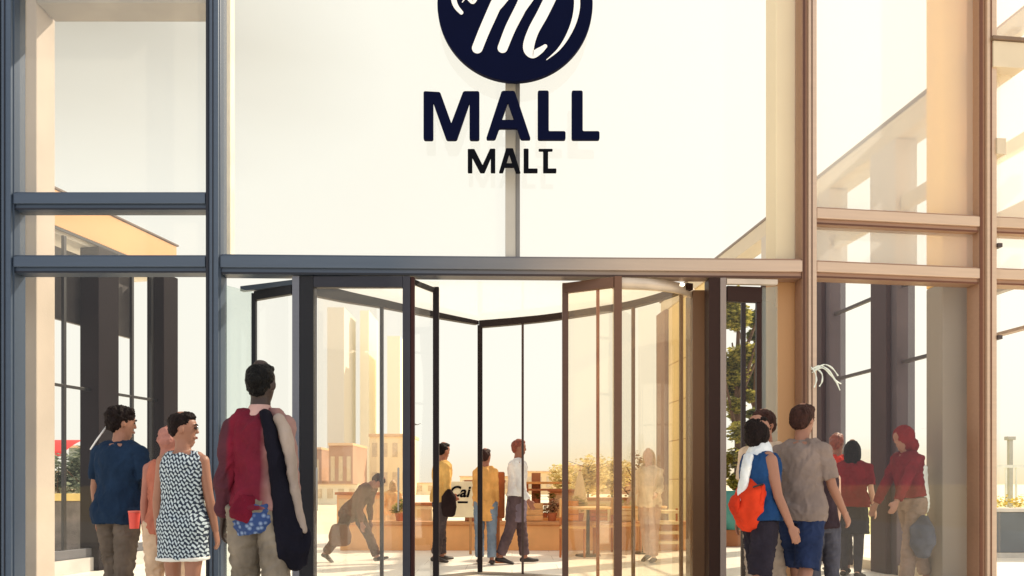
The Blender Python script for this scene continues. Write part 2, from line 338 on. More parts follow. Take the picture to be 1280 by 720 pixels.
# ------------------------------------------------------------------ revolving door drum
CX, RR = -.03, 2.03
dr = empty('revolving_door', (CX, .06, 0)); tag(dr, 'large round revolving door with dark ring rail and slim upright frames', 'revolving door')
def dl(px, d): return Vector((wx(px, d) - CX, d - D0 - .06, 0))
def arc(bm, r0, r1, a0, a1, z0, z1, n=60):
    prev = None
    for k in range(n + 1):
        a = R(a0 + (a1 - a0) * k / n); s, c = math.sin(a), math.cos(a)
        cur = [bm.verts.new((r * s, r * c, z)) for r, z in ((r0, z0), (r1, z0), (r1, z1), (r0, z1))]
        if prev:
            for i in range(4): bm.faces.new((prev[i], prev[(i + 1) % 4], cur[(i + 1) % 4], cur[i]))
        else: bm.faces.new(cur)
        prev = cur
    bm.faces.new(prev[::-1])
RP = [(-2.0, .12), (-1.70, .52), (-1.38, .86), (-.92, 1.38), (-.40, 1.90)]          # straight-ish left run, then the curved right run
RQ = [(-.40, 1.90), (.10, 1.72), (.56, 1.50), (1.24, 1.02), (1.58, .62), (1.80, .20)]
def dense(pts, n=8):
    return [(v.x, v.y) for v in cat([(a, b, 0) for a, b in pts], n)]
def cat(pts, n=8):
    out = []
    for i in range(len(pts) - 1):
        p0, p1, p2, p3 = [Vector(pts[max(0, min(len(pts) - 1, j))]) for j in (i - 1, i, i + 1, i + 2)]
        for k in range(n):
            t = k / n; out.append(.5 * ((2 * p1) + (p2 - p0) * t + (2 * p0 - 5 * p1 + 4 * p2 - p3) * t * t + (3 * p1 - p0 - 3 * p2 + p3) * t ** 3))
    out.append(Vector(pts[-1])); return out
def sweep(name, path, w_, zlo, zhi, m, parent):
    bm = bmesh.new(); pv = None
    for i, (x, y) in enumerate(path):
        a = path[max(0, i - 1)]; b = path[min(len(path) - 1, i + 1)]; t = Vector((b[0] - a[0], b[1] - a[1])).normalized(); n = Vector((-t.y, t.x)) * w_ / 2; f = i / (len(path) - 1)
        z0_ = zlo[0] * (1 - f) + zlo[1] * f
        cur = [bm.verts.new(c) for c in ((x + n.x, y + n.y, z0_), (x - n.x, y - n.y, z0_), (x - n.x, y - n.y, zhi), (x + n.x, y + n.y, zhi))]
        if pv:
            for k in range(4): bm.faces.new((pv[k], pv[(k + 1) % 4], cur[(k + 1) % 4], cur[k]))
        else: bm.faces.new(cur)
        pv = cur
    bm.faces.new(pv[::-1]); return link(name, bm, m, parent)
DP, DQ = dense(RP), dense(RQ)
sweep('ring_rail', DP, .07, (2.96, 3.05), 3.095, DRUMD, dr); sweep('ring_rail', DQ[1:], .07, (3.01, 3.03), 3.095, DRUMD, dr)
sweep('floor_ring', DP, .12, (0.002, .002), .025, mat('floor_ring', (150, 136, 122), .5), dr); sweep('floor_ring', DQ[1:], .12, (.002, .002), .025, mat('floor_ring', (150, 136, 122), .5), dr)
bm = bmesh.new(); cv = [bm.verts.new((x, y, 3.098)) for x, y in DP + DQ[1:]]; bm.faces.new(cv); link('ceiling_disc', bm, WHITEDISC, dr)
def on(px):
    best = None
    for x, y in DP + DQ: 
        q = abs((x + CX) / (y + .06 + D0) * F + 640 - px)
        if best is None or q < best[0]: best = (q, x, y)
    return best[1:]
for px, wd in ((476, .035), (600, .06), (651, .028), (794.5, .035), (852, .03)):
    x, y = on(px); boxo('upright', (x - wd / 2, x + wd / 2, y - .03, y + .03, .026, 3.04), DRUMD if wd > .05 else DRUMF, dr, .003)
for pa, pb_ in ((392, 474), (797, 872)):
    seq = [(x, y) for x, y in DP + DQ if pa < (x + CX) / (y + .06 + D0) * F + 640 < pb_]; bm = bmesh.new(); pv = None
    for x, y in seq:
        c2 = [bm.verts.new((x, y, z)) for z in (.03, 3.0)]
        if pv: bm.faces.new((pv[0], c2[0], c2[1], pv[1]))
        pv = c2
    link('curved_glass', bm, G_DRUM, dr, smooth=True)
def post(name, px0, px1, d, z0, z1, m, depth=.07, parent=dr):
    p, q = dl(px0, d), dl(px1, d); bm = bmesh.new(); box(bm, p.x, q.x, p.y, p.y + depth, z0, z1); return link(name, bm, m, parent, bevel=.004)
post('door_jamb', 375, 391.5, 7.0, 0, 3.095, DRUMD, .14)
# fixed leaf
lf = empty('door_leaf', (0, 0, 0)); lf.parent = dr
post('top_rail', 391.7, 503, 7.0, 2.985, 3.092, DRUMF, .06, lf); post('bottom_rail', 391.7, 503, 7.0, .02, .16, DRUMF, .06, lf)
post('stile', 503.2, 512.6, 7.0, 0.01, 3.092, DRUMF, .07, lf); post('stile', 513, 518, 7.02, 0.01, 3.09, RUST, .05, lf)
a, b = dl(392, 7.03), dl(503, 7.03); link_glass(a, b, .16, 2.985, G_DRUM, lf, 'glass')
# leaning leaf seen edge on
lf = empty('door_leaf', (0, 0, 0)); lf.parent = dr
post('stile', 541, 548.5, 7.37, 0.01, 3.09, DRUMD, .05, lf)
rail('top_rail', dl(517, 7.08), dl(542, 7.37), 3.03, 3.08, DRUMD, lf, .03); link_glass(dl(518, 7.08), dl(541, 7.37), .05, 3.03, G_CLEAR, lf, 'glass')
# push handles, brush seals
for px_, dd_ in ((498, 6.95), (396, 6.95)):
    p_ = dl(px_, dd_); bm = bmesh.new(); tube(bm, [Vector((p_.x, p_.y, .85)), Vector((p_.x, p_.y, 1.25))], [.009, .009], 10); link('handle', bm, mat('steel', (170, 168, 164), .3, .8), dr, smooth=True)
# swinging wing
lf = empty('door_leaf', (0, 0, 0)); lf.parent = dr
post('stile', 768, 777.5, 7.0, 0.01, 3.092, DRUMF, .07, lf); post('stile', 703, 710.5, 7.23, 0.01, 3.09, DRUMF, .06, lf)
rail('top_rail', dl(707, 7.25), dl(768, 7.03), 2.99, 3.088, DRUMF, lf, .05); rail('bottom_rail', dl(707, 7.25), dl(768, 7.03), .02, .14, DRUMF, lf, .05)
link_glass(dl(708, 7.25), dl(768, 7.03), .14, 2.99, G_AMBER, lf, 'glass')
post('rod', 745.5, 749.5, 7.43, 0.0, 3.08, RUST, .03)
# second wing behind with its own glass
lf = empty('door_leaf', (0, 0, 0)); lf.parent = dr
link_glass(dl(748, 7.45), dl(793, 8.3), .05, 3.0, G_CLEAR, lf, 'glass')
# curved canopy edge on the sunny side
pts = []
for t in [i / 14 for i in range(15)]:
    a = R(18 + 72 * t); pts.append((1.0 + .93 * (math.sin(a) - math.sin(R(18))) / (1 - math.sin(R(18))), .62 * (1 - math.cos(a - R(18))) / (1 - math.cos(R(72)))))
bm = bmesh.new(); pv = None
for (x, y) in pts:
    c4 = [bm.verts.new((x + o_[0], y - .03 + o_[1], o_[2])) for o_ in ((0, 0, 2.985), (0, .05, 2.985), (0, .05, 3.085), (0, 0, 3.085))]
    if pv:
        for i in range(4): bm.faces.new((pv[i], pv[(i + 1) % 4], c4[(i + 1) % 4], c4[i]))
    pv = c4
link('canopy_edge', bm, mat('canopy_edge', (206, 190, 172), .35, .2), dr, smooth=True)
bm = bmesh.new(); pv = None
for (x, y) in pts:
    c4 = [bm.verts.new((x, y, z)) for z in (.03, 2.985)]
    if pv: bm.faces.new((pv[0], c4[0], c4[1], pv[1]))
    pv = c4
link('curved_glass', bm, G_AMBER, dr, smooth=True)
post('door_jamb', 886, 900.3, 7.06, 0, 3.09, DRUMD, .16)
post('inner_jamb', 866, 888, 7.35, 0, 3.05, mat('jamb_blue_brown', (112, 84, 62), .4, 0, .3, 1.2, stretch=(1, 1, .3), spec=.3), .3)

# ------------------------------------------------------------------ signs on the glass
NAVY = mat('sign_navy', (3, 9, 42), .6, 0, .05, spec=.06); SWHITE = mat('sign_white', (250, 252, 255), .6, 0, .01, spec=.2); SBLACK = mat('sign_black', (8, 10, 20), .6, 0, .05, spec=.06)
SD = 6.93; SS = SD / F
def spt(px, py): return ((px - 640) * SS, (605 - py) * SS)
def letter(name, polys, m, parent, y, ext=.012, bev=.004, soft=0):
    cu = bpy.data.curves.new('c', 'CURVE'); cu.dimensions = '2D'; cu.fill_mode = 'BOTH'; cu.extrude = ext; cu.bevel_depth = bev
    for poly in polys:
        s = cu.splines.new('POLY'); s.points.add(len(poly) - 1); s.use_cyclic_u = True
        for p, c in zip(s.points, poly): p.co = (*c, 0, 1)
    t = bpy.data.objects.new('t', cu); COL.objects.link(t)
    dg = bpy.context.evaluated_depsgraph_get(); me = bpy.data.meshes.new_from_object(t.evaluated_get(dg)); bpy.data.objects.remove(t)
    me.transform(Matrix.Rotation(R(90), 4, 'X')); me.materials.clear(); me.materials.append(m)
    o = bpy.data.objects.new(name, me); COL.objects.link(o); o.parent = parent; o.location = (0, y, 0)
    return o
def rnd(poly, r, n=5):
    out = []
    m_ = len(poly)
    for i in range(m_):
        p = Vector(poly[i]); a = Vector(poly[i - 1]) - p; b = Vector(poly[(i + 1) % m_]) - p
        rr_ = min(r, a.length * .45, b.length * .45); s = p + a.normalized() * rr_; e_ = p + b.normalized() * rr_
        for k in range(n + 1):
            t = k / n; out.append(tuple(s * (1 - t) ** 2 + p * 2 * t * (1 - t) + e_ * t ** 2))
    return out
z0 = CH
def zoomA(x, y): return (520 + x * 240 / 1280, 100 + y * 240 / 1280)
def L2(pts, ox, oz, r): return rnd([(spt(*zoomA(x, y))[0] - ox, spt(*zoomA(x, y))[1] + CH - oz) for x, y in pts], r)
def word(name, label, letters, m, r, org, ext):
    ox, oz = spt(*org)[0], spt(*org)[1] + CH
    e = empty(name, (ox, SD - D0, oz)); tag(e, label, 'sign lettering')
    for polys in letters: letter('letter', [L2(p, ox, oz, r if i == 0 else .002) for i, p in enumerate(polys)], m, e, 0, ext)
big = [[[(54, 82), (160, 88), (236, 300), (318, 82), (420, 82), (420, 402), (360, 402), (360, 140), (270, 402), (206, 402), (113, 140), (113, 402), (54, 402)]],
       [[(574, 80), (656, 80), (762, 398), (700, 398), (676, 325), (552, 325), (526, 398), (470, 398)], [(612, 148), (658, 273), (568, 273)]],
       [[(814, 78), (882, 78), (882, 348), (994, 348), (994, 400), (814, 400)]],
       [[(1040, 78), (1108, 78), (1108, 348), (1220, 348), (1220, 400), (1040, 400)]]]
word('mall_lettering', 'large bold navy letters reading MALL under the round emblem', big, NAVY, .016, (640, 176), .014)
small = [[[(348, 465), (388, 465), (444, 575), (496, 463), (526, 463), (526, 618), (501, 618), (501, 510), (455, 618), (430, 618), (373, 510), (373, 618), (348, 618)]],
         [[(603, 460), (645, 460), (694, 620), (668, 620), (654, 582), (590, 582), (578, 618), (556, 618)], [(621, 490), (645, 560), (600, 560)]],
         [[(720, 463), (748, 463), (748, 595), (808, 595), (808, 618), (720, 618)]],
         [[(820, 464), (908, 464), (908, 473), (878, 474), (878, 595), (933, 595), (933, 618), (850, 618), (850, 474), (820, 473)]]]
word('mall_lettering', 'smaller thin black letters reading MALL, last one with a top bar, below the bold word', small, SBLACK, .004, (640, 217), .008)
rc = spt(643.8, 5.6); ro = empty('round_sign', (rc[0], SD - D0 + .01, rc[1] + CH)); tag(ro, 'round navy emblem with white script m above the word MALL', 'sign')
rad = 96.2 * SS
letter('disc', [[(rad * math.cos(R(a)), rad * math.sin(R(a))) for a in range(0, 360, 3)]], NAVY, ro, 0, .02, .006)
def zb(x, y):
    px, py = 540 + x * 210 / 1280, y * 210 / 1280; q = spt(px, py); return (q[0] - rc[0], q[1] - rc[1])
def stroke(bm, pts, y):
    """pts (x, y, width) in the crop's pixels; a round-ended brush stroke"""
    c = cat(pts, 10); pv = None; row = []
    V = lambda q: (lambda t: bm.verts.new((t[0], y, t[1])))(zb(*q))
    for i, p in enumerate(c):
        a = c[max(0, i - 1)]; b = c[min(len(c) - 1, i + 1)]; t = Vector((b.x - a.x, b.y - a.y)).normalized(); n = Vector((-t.y, t.x)) * p.z / 2
        cur = (V((p.x + n.x, p.y + n.y)), V((p.x - n.x, p.y - n.y)))
        if pv: bm.faces.new((pv[0], pv[1], cur[1], cur[0]))
        pv = cur
        if i in (0, len(c) - 1):
            d = -t if i == 0 else t
            nn = Vector((-d.y, d.x))
            bm.faces.new([V((p.x + (nn.x * math.cos(R(k)) + d.x * math.sin(R(k))) * p.z / 2, p.y + (nn.y * math.cos(R(k)) + d.y * math.sin(R(k))) * p.z / 2)) for k in range(0, 181, 15)])
strokes = [
    [(430, -260, 30), (520, -200, 70), (545, -90, 85), (480, 60, 88), (400, 240, 84), (346, 375, 82)],
    [(470, 130, 10), (560, 10, 34), (640, -120, 50), (700, -170, 60), (735, -100, 78), (690, 40, 86), (600, 220, 82), (538, 375, 76)],
    [(640, 190, 10), (730, 40, 36), (820, -90, 50), (900, -140, 66), (925, -70, 86), (850, 100, 88), (770, 250, 84), (735, 370, 84), (765, 424, 60), (820, 396, 50), (862, 362, 30)],
    [(1010, -230, 6), (1075, -120, 28), (1104, 20, 46), (1085, 160, 42), (1030, 290, 30), (960, 390, 18), (872, 466, 5)],
    [(240, -130, 10), (190, -70, 30), (168, 0, 40), (185, 60, 38), (225, 108, 30)],
    [(232, 30, 6), (262, -8, 14), (280, 6, 22), (312, 30, 26), (336, 0, 22), (330, -40, 14)]]
for i, s in enumerate(strokes):
    bm = bmesh.new(); stroke(bm, s, -.0285 - .0012 * i); link('script_stroke', bm, SWHITE, ro)

# ------------------------------------------------------------------ left wing seen through the slate bay
lw = empty('ochre_wing', (-5.53, 1.5, 0), -math.atan(.23)); tag(lw, 'ochre roofed wing with dark columns seen through the slate framed bay', 'building')
cl = math.cos(math.atan(.23))
def ly(d): return (d - 8.5) / cl
DCOL = mat('dark_column', (30, 23, 26), .7, 0, .15, 2, .1, spec=.1); OCH = mat('ochre_fascia', (222, 170, 118), .75, 0, .07, 1.2, .08, 12); BLK = mat('black_frame', (30, 30, 34), .4)
boxo('fascia', (-.9, 0, ly(7.9), ly(10.87), 4.2, 4.63), OCH, lw, .005)
boxo('roof_edge', (-.92, .015, ly(7.9), ly(10.9), 4.634, 4.66), mat('roof_flashing', (88, 66, 50), .5), lw, .003)
boxo('soffit', (-.86, -.05, ly(7.9), ly(10.8), 4.12, 4.197), mat('soffit_white', (232, 224, 208), .6), lw, .003)
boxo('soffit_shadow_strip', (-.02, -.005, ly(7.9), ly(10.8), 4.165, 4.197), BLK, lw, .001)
boxo('clerestory', (-.3, -.25, ly(8), ly(10.3), 3.15, 4.05), mat('dark_clerestory', (84, 80, 80), .3, vary=.3), lw, .003)
for d0, d1 in ((9.28, 9.62), (10.45, 10.75)): boxo('column', (-.16, .12, ly(d0), ly(d1), 0, 4.115), DCOL, lw, .01)
for d in (8.1, 8.88, 9.98, 10.35):
    boxo('mullion', (-.02, .02, ly(d) - .02, ly(d) + .02, 0.3, 4.115), BLK, lw, .002)
for d0, d1 in ((7.9, 9.27), (9.63, 10.44)):
    boxo('rail', (-.018, .018, ly(d0), ly(d1), 2.275, 2.31), BLK, lw, .002); boxo('rail', (-.03, .03, ly(d0), ly(d1), .18, .29), mat('grey_rail', (98, 98, 104), .5), lw, .004)
    boxo('sill', (-.06, .06, ly(d0), ly(d1), 0, .175), mat('pale_sill', (196, 192, 188), .7), lw, .004)

# ------------------------------------------------------------------ right wing
al = math.atan(.11); rw = empty('glazed_wing', (4.73, 1.0, 0), al); tag(rw, 'long pale wing with grey columns and tall windows behind the champagne bay', 'building')
ca = math.cos(al)
def ry(d): return (d - 8) / ca
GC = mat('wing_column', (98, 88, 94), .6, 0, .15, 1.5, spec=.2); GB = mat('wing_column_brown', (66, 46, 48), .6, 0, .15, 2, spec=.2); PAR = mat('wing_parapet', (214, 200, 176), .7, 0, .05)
boxo('parapet', (0, .35, ry(7.3), ry(17.9), 5.27, 5.53), PAR, rw, .006)
boxo('coping', (-.02, .38, ry(7.28), ry(17.95), 5.533, 5.57), mat('coping_brown', (120, 98, 80), .6), rw, .004)
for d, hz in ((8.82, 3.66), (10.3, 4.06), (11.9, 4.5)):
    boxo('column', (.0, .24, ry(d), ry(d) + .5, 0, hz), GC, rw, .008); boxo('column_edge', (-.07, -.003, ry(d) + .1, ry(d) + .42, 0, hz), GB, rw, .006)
    boxo('column_haze_top', (-.02, .26, ry(d) - .01, ry(d) + .51, hz + .003, 5.265), mat('column_haze_pale', (206, 196, 184), .7, 0, .1, .8), rw, .008)  # pale upper piece paints in glass haze above the transom sightline
boxo('stone_panel', (.03, .2, ry(14.9), ry(17.4), 0, 5.265), mat('cream_stone', (244, 218, 160), .7, 0, .1, .8, .1, 8), rw, .004)
for z in (1.2, 2.1, 3.0, 3.9): boxo('panel_joint', (.02, .028, ry(14.9), ry(17.4), z, z + .02), mat('joint', (196, 160, 110), .8), rw, 0)
boxo('column', (-.05, .35, ry(17.45), ry(18.1), 0, 5.265), mat('brown_column', (128, 84, 56), .6, 0, .12, 2), rw, .006)
DR_ = mat('dark_rail', (66, 54, 52), .5)
spans = [(7.3, 8.8), (9.33, 10.28), (10.83, 11.88)]
for d0, d1 in spans:
    boxo('rail', (.04, .14, ry(d0), ry(d1), 4.4, 4.56), PAR, rw, .004); boxo('rail', (.05, .1, ry(d0), ry(d1), 3.47, 3.51), DR_, rw, .002)
    boxo('rail', (.05, .1, ry(d0), ry(d1), 2.55, 2.59), DR_, rw, .002); boxo('sill', (0, .2, ry(d0), ry(d1), 0, .12), mat('wing_sill', (210, 196, 172), .7), rw, .004)
    link_g = bmesh.new(); vs = [link_g.verts.new(c) for c in ((.075, ry(d0), .12), (.075, ry(d1), .12), (.075, ry(d1), 5.26), (.075, ry(d0), 5.26))]; link_g.faces.new(vs); link('window', link_g, G_CLEAR, rw)
# second bright structure beyond, in the outermost pane
ow = empty('white_canopy', (6.1, 2.0, 0), al); tag(ow, 'bright white framed canopy filling the outermost pane beyond the thick champagne mullion', 'canopy')
for z0_, z1_, m in ((6.55, 6.80, PAR), (6.8, 6.83, mat('canopy_line', (170, 120, 80), .6)), (5.15, 5.32, mat('canopy_rail', (240, 226, 196), .6)), (4.3, 4.5, PAR), (3.5, 3.68, mat('canopy_grey', (176, 168, 158), .6)), (2.96, 3.0, mat('canopy_thin', (176, 152, 130), .6))):
    boxo('rail', (0, .1, ry(8.2 - .9), ry(10.2) - .9, z0_ + (.003 if z0_ == 6.8 else 0), z1_), m, ow, .004)
for y in (-.9, 1.2): boxo('post', (.12, .26, y, y + .14, 0, 6.5), mat('canopy_post', (236, 228, 210), .6), ow, .006)

# ------------------------------------------------------------------ plants
def leafmat(name, c1, c2):
    m = bpy.data.materials.new(name); m.use_nodes = True; N_ = m.node_tree.nodes; L_ = m.node_tree.links; b = N_['Principled BSDF']; b.inputs['Roughness'].default_value = .6
    g = N_.new('ShaderNodeNewGeometry'); cr_ = N_.new('ShaderNodeValToRGB'); cr_.color_ramp.elements[0].color = lin(c1); cr_.color_ramp.elements[1].color = lin(c2)
    L_.new(g.outputs['Random Per Island'], cr_.inputs[0]); L_.new(cr_.outputs[0], b.inputs['Base Color'])
    tl = N_.new('ShaderNodeBsdfTranslucent'); L_.new(cr_.outputs[0], tl.inputs[0]); mx = N_.new('ShaderNodeMixShader'); mx.inputs[0].default_value = .55
    L_.new(b.outputs[0], mx.inputs[1]); L_.new(tl.outputs[0], mx.inputs[2]); L_.new(mx.outputs[0], N_['Material Output'].inputs[0]); return m
def leaves(bm, clumps, n, size, rng):
    for _ in range(n):
        c, r = rng.choice(clumps)
        v = Vector((rng.gauss(0, 1), rng.gauss(0, 1), rng.gauss(0, 1))).normalized() * rng.random() ** .45
        p = Vector(c) + Vector((v.x * r[0], v.y * r[1], v.z * r[2])); s = size * rng.uniform(.6, 1.3)
        Mx = Matrix.Translation(p) @ Matrix.Rotation(rng.uniform(0, 6.28), 4, 'Z') @ Matrix.Rotation(rng.uniform(-1.2, 1.2), 4, 'X')
        bm.faces.new([bm.verts.new(Mx @ Vector(q)) for q in ((-s * .5, 0, 0), (0, -s * .28, s * .08), (s * .5, 0, 0), (0, s * .28, s * .08))])
BARK = mat('bark', (96, 72, 52), .9, 0, .3, 8, .5)
def tree(name, label, loc, h, cr_w, m, n, size, seed, cat='tree', trunk=True, zlow=.35, group=None):
    rng = random.Random(seed); e = empty(name, loc); tag(e, label, cat, group)
    if trunk:
        bm = bmesh.new(); tube(bm, [(0, 0, 0), (.03 * h * .2, 0, h * .3), (0, .02, h * .6), (.02, 0, h * .85)], [.022 * h, .017 * h, .011 * h, .004 * h], 10)
        for _ in range(7):
            a = rng.uniform(0, 6.28); z = h * rng.uniform(.35, .7); tube(bm, [(0, 0, z), (math.cos(a) * cr_w * .4, math.sin(a) * cr_w * .4, z + h * .1), (math.cos(a) * cr_w * .75, math.sin(a) * cr_w * .75, z + h * .2)], [.01 * h, .006 * h, .003 * h], 6)
        link('trunk', bm, BARK, e, smooth=True)
    cl_ = []
    for _ in range(30):
        a = rng.uniform(0, 6.28); q = rng.uniform(0, .75); z = rng.uniform(zlow, .93) * h; sh = math.sin(math.pi * min(1, (z / h - zlow + .12) / (1.12 - zlow))) ** .6
        r = cr_w * rng.uniform(.22, .42); cl_.append(((math.cos(a) * q * cr_w * sh, math.sin(a) * q * cr_w * sh, z), (r, r, r * .9)))
    bm = bmesh.new(); leaves(bm, cl_, n, size, rng); link('crown', bm, m, e); return e
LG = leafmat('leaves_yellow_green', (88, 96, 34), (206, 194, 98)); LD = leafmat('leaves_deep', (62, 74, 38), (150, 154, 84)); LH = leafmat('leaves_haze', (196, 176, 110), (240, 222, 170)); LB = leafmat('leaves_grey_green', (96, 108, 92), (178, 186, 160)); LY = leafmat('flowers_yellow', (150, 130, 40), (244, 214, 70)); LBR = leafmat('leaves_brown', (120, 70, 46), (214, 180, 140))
tree('leafy_tree', 'yellow green leafy tree behind the side light near the champagne end', at(922, 14.2), 5.3, .62, LG, 14000, .11, 3, zlow=.04)
tree('leafy_tree', 'darker slim tree standing close behind the yellow green one', at(944, 15.2), 5.6, .55, LD, 11000, .13, 9, zlow=.1)
tree('small_tree', 'thin brown leaved small tree beside the brown column on the terrace', at(797, 13), 1.72, .42, LBR, 420, .06, 5, zlow=.5)
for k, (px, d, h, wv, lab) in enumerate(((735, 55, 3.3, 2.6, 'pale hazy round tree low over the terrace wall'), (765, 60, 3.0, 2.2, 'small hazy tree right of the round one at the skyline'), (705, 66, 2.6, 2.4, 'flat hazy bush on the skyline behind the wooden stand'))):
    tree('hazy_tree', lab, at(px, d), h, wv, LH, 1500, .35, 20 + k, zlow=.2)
# planter with teal pot
pt = empty('teal_planter', at(912, 13.0)); tag(pt, 'teal ribbed plant pot below the yellow green tree', 'planter')
bm = bmesh.new(); tube(bm, [(0, 0, .3), (0, 0, .6), (0, 0, .98)], [.2, .26, .3], 24, dome=False); link('pot', bm, mat('teal_glaze', (70, 150, 146), .35), pt, smooth=True)
bm = bmesh.new(); box(bm, -.3, .3, -.2, .2, 0, .296); link('stand', bm, mat('wood_stand', (160, 104, 66), .6), pt, bevel=.01)
# hedge/low wall/awning on the left
wl = empty('low_wall', at(60, 12)); tag(wl, 'low grey wall with yellow coping seen behind the dark mullions of the ochre wing', 'wall')
boxo('wall_face', (-2.6, 1.1, 0, .25, 0, .82), mat('rough_grey', (118, 110, 104), .9, 0, .35, 5, .6), wl, .01); boxo('coping', (-2.62, 1.12, -.03, .28, .823, .94), mat('yellow_coping', (236, 204, 124), .7, 0, .15, 3), wl, .01)
for k, (px, w_) in enumerate(((40, .8), (72, .75), (103, .8))):
    tree('shrub', ('grey green shrub under the red awning', 'loose grey green shrub in the middle of the hedge row', 'taller grey green shrub next to the dark column')[k], at(px, 15), 1.62 + .12 * k, w_ * 1.0, LB, 3200, .09, 40 + k, 'shrub', True, .1, 'shrubs behind the low wall')
aw = empty('awning_stall', at(70, 22)); tag(aw, 'small market stall with a red awning above the shrubs', 'stall')
bm = bmesh.new()
pv = None
for kk in range(9):
    t = kk / 8; y = -.5 + t * 1.2; z = 2.05 + .42 * math.sin(t * 1.5)
    c2 = [bm.verts.new((x, y, z)) for x in (-.62, .56)]
    if pv: bm.faces.new((pv[0], pv[1], c2[1], c2[0]))
    pv = c2
box(bm, -.62, .56, -.52, -.5, 1.92, 2.06); link('awning', bm, mat('awning_red', (222, 66, 62), .7, 0, .1), aw)
for x in (-.6, .54): boxo('post', (x - .02, x + .02, -.5, -.46, 0, 1.92), mat('stall_post', (150, 150, 150), .5), aw, 0)
boxo('counter', (-.55, .5, -.35, .4, 0, .95), mat('stall_counter', (190, 170, 150), .7), aw, .01)

# ------------------------------------------------------------------ terrace beyond the door
HBc = mat('cabinet_cream', (244, 222, 178), .7); TW2 = mat('cabinet_tan', (226, 172, 116), .7); CWd = mat('cabinet_door', (226, 186, 134), .6, 0, .15, 5)
TW = mat('terrace_orange', (238, 180, 120), .8, 0, .12, 2, .2, 14)  # terrace colours warmed to paint in the golden glow and haze
tw = empty('terrace_wall', at(640, 12.1)); tag(tw, 'low orange brown terrace wall crossing the whole doorway', 'wall')
boxo('wall_face', (wx(425, 12.1), wx(862, 12.1), 0, .25, 0, .42), TW, tw, .01); boxo('coping', (wx(423, 12.1), wx(864, 12.1), -.04, .29, .423, .48), mat('terrace_coping', (206, 148, 96), .7), tw, .008)
# sign board "Cai"
sb = empty('cafe_board', at(572, 11.4)); tag(sb, 'cream board with black script letters beside the man in the yellow shirt', 'board')
boxo('board', (-.24, .26, 0, .04, .58, 1.14), mat('board_cream', (246, 232, 196), .6), sb, .006)
for x in (-.2, .2): boxo('leg', (x - .02, x + .02, .005, .035, 0, .577), mat('board_leg', (190, 140, 90), .6), sb, .003)
fc = bpy.data.curves.new('c', 'FONT'); fc.body = 'Cai'; fc.size = .24; fc.shear = .25; fc.offset = .006; fc.extrude = .004; fc.align_x = 'CENTER'
t = bpy.data.objects.new('t', fc); COL.objects.link(t); me = bpy.data.meshes.new_from_object(t.evaluated_get(bpy.context.evaluated_depsgraph_get())); bpy.data.objects.remove(t)
me.transform(Matrix.Rotation(R(90), 4, 'X')); me.materials.clear(); me.materials.append(SBLACK); o = bpy.data.objects.new('lettering', me); COL.objects.link(o); o.parent = sb; o.location = (.02, -.006, .9)
boxo('underline', (.0, .16, -.004, -.001, .80, .83), SBLACK, sb, 0)
# wooden kiosk panels / stand
ks = empty('brown_kiosk', at(606, 12.9)); tag(ks, 'orange brown kiosk block behind the man in the tan coat', 'kiosk')
boxo('body', (-.32, .3, 0, .6, 0, 1.12), mat('kiosk_brown', (206, 134, 76), .7, 0, .15, 3), ks, .01); boxo('counter', (-.36, .36, -.05, .65, 1.123, 1.17), mat('kiosk_top', (170, 104, 62), .6), ks, .006)
ws = empty('wooden_stand', at(682, 12.9)); tag(ws, 'orange wooden stand with shelves and an upright chimney like post', 'stand')
WD = mat('stand_wood', (222, 152, 80), .65, 0, .2, 6, .2, 20, (1, 1, .2)); WD2 = mat('stand_wood_dark', (186, 112, 62), .65, 0, .2, 6)
boxo('cabinet', (-.36, .3, 0, .5, 0, .5), WD, ws, .01)
for z in (.72, .98): boxo('shelf', (-.34, .32, .02, .46, z, z + .035), WD2, ws, .003)
for x in (-.34, .3): boxo('post', (x, x + .04, .1, .14, .5, 1.1), WD2, ws, .003)
boxo('upright', (-.24, -.08, .2, .32, .5, 1.3), mat('upright_brown', (176, 110, 66), .7), ws, .006)
boxo('roof', (-.44, .42, -.02, .52, 1.1, 1.14), WD, ws, .004)
rng = random.Random(8)
for kk, (x, z) in enumerate(((-.15, .755), (.12, .755), (0, .503))):
    p = empty('potted_plant', at(682, 12.9) + Vector((x, .2, z))); tag(p, ('small potted plant near the upright on the wooden stand shelf', 'small potted plant on the shelf end away from the upright', 'small potted plant below the shelf on the stand cabinet')[kk], 'plant')
    bm = bmesh.new(); tube(bm, [(0, 0, 0), (0, 0, .08)], [.04, .055], 12, dome=False); link('pot', bm, mat('terracotta', (190, 110, 70), .8), p)
    bm = bmesh.new(); leaves(bm, [((0, 0, .13), (.08, .08, .06))], 120, .04, rng); link('foliage', bm, LG, p)
# tables and chairs
for kk, (px, d, w_, h, lab) in enumerate(((455, 13.4, .5, .95, 'pale ochre cabinet behind the terrace wall near the leaf upright'), (520, 13.6, .3, .75, 'small cream cabinet between the leaf stile and the terrace board'), (706, 13.8, .28, 1.0, 'tan cabinet right of the wooden stand'), (760, 13.3, .42, .85, 'cream counter behind the cafe tables'))):
    e = empty('terrace_cabinet', at(px, d)); tag(e, lab, 'cabinet', 'cabinets along the terrace')
    boxo('cabinet_body', (-w_, w_, 0, .4, 0, h - .05), (TW, HBc, TW2, HBc)[kk], e, .01); boxo('top', (-w_ - .03, w_ + .03, -.03, .43, h - .047, h), WD2, e, .004)
    for x in (-w_ * .5, w_ * .5): boxo('door', (x - w_ * .42, x + w_ * .42, -.02, -.003, .1, h - .12), CWd, e, .004)
CW = mat('cafe_wood', (232, 180, 116), .6, 0, .12, 5)
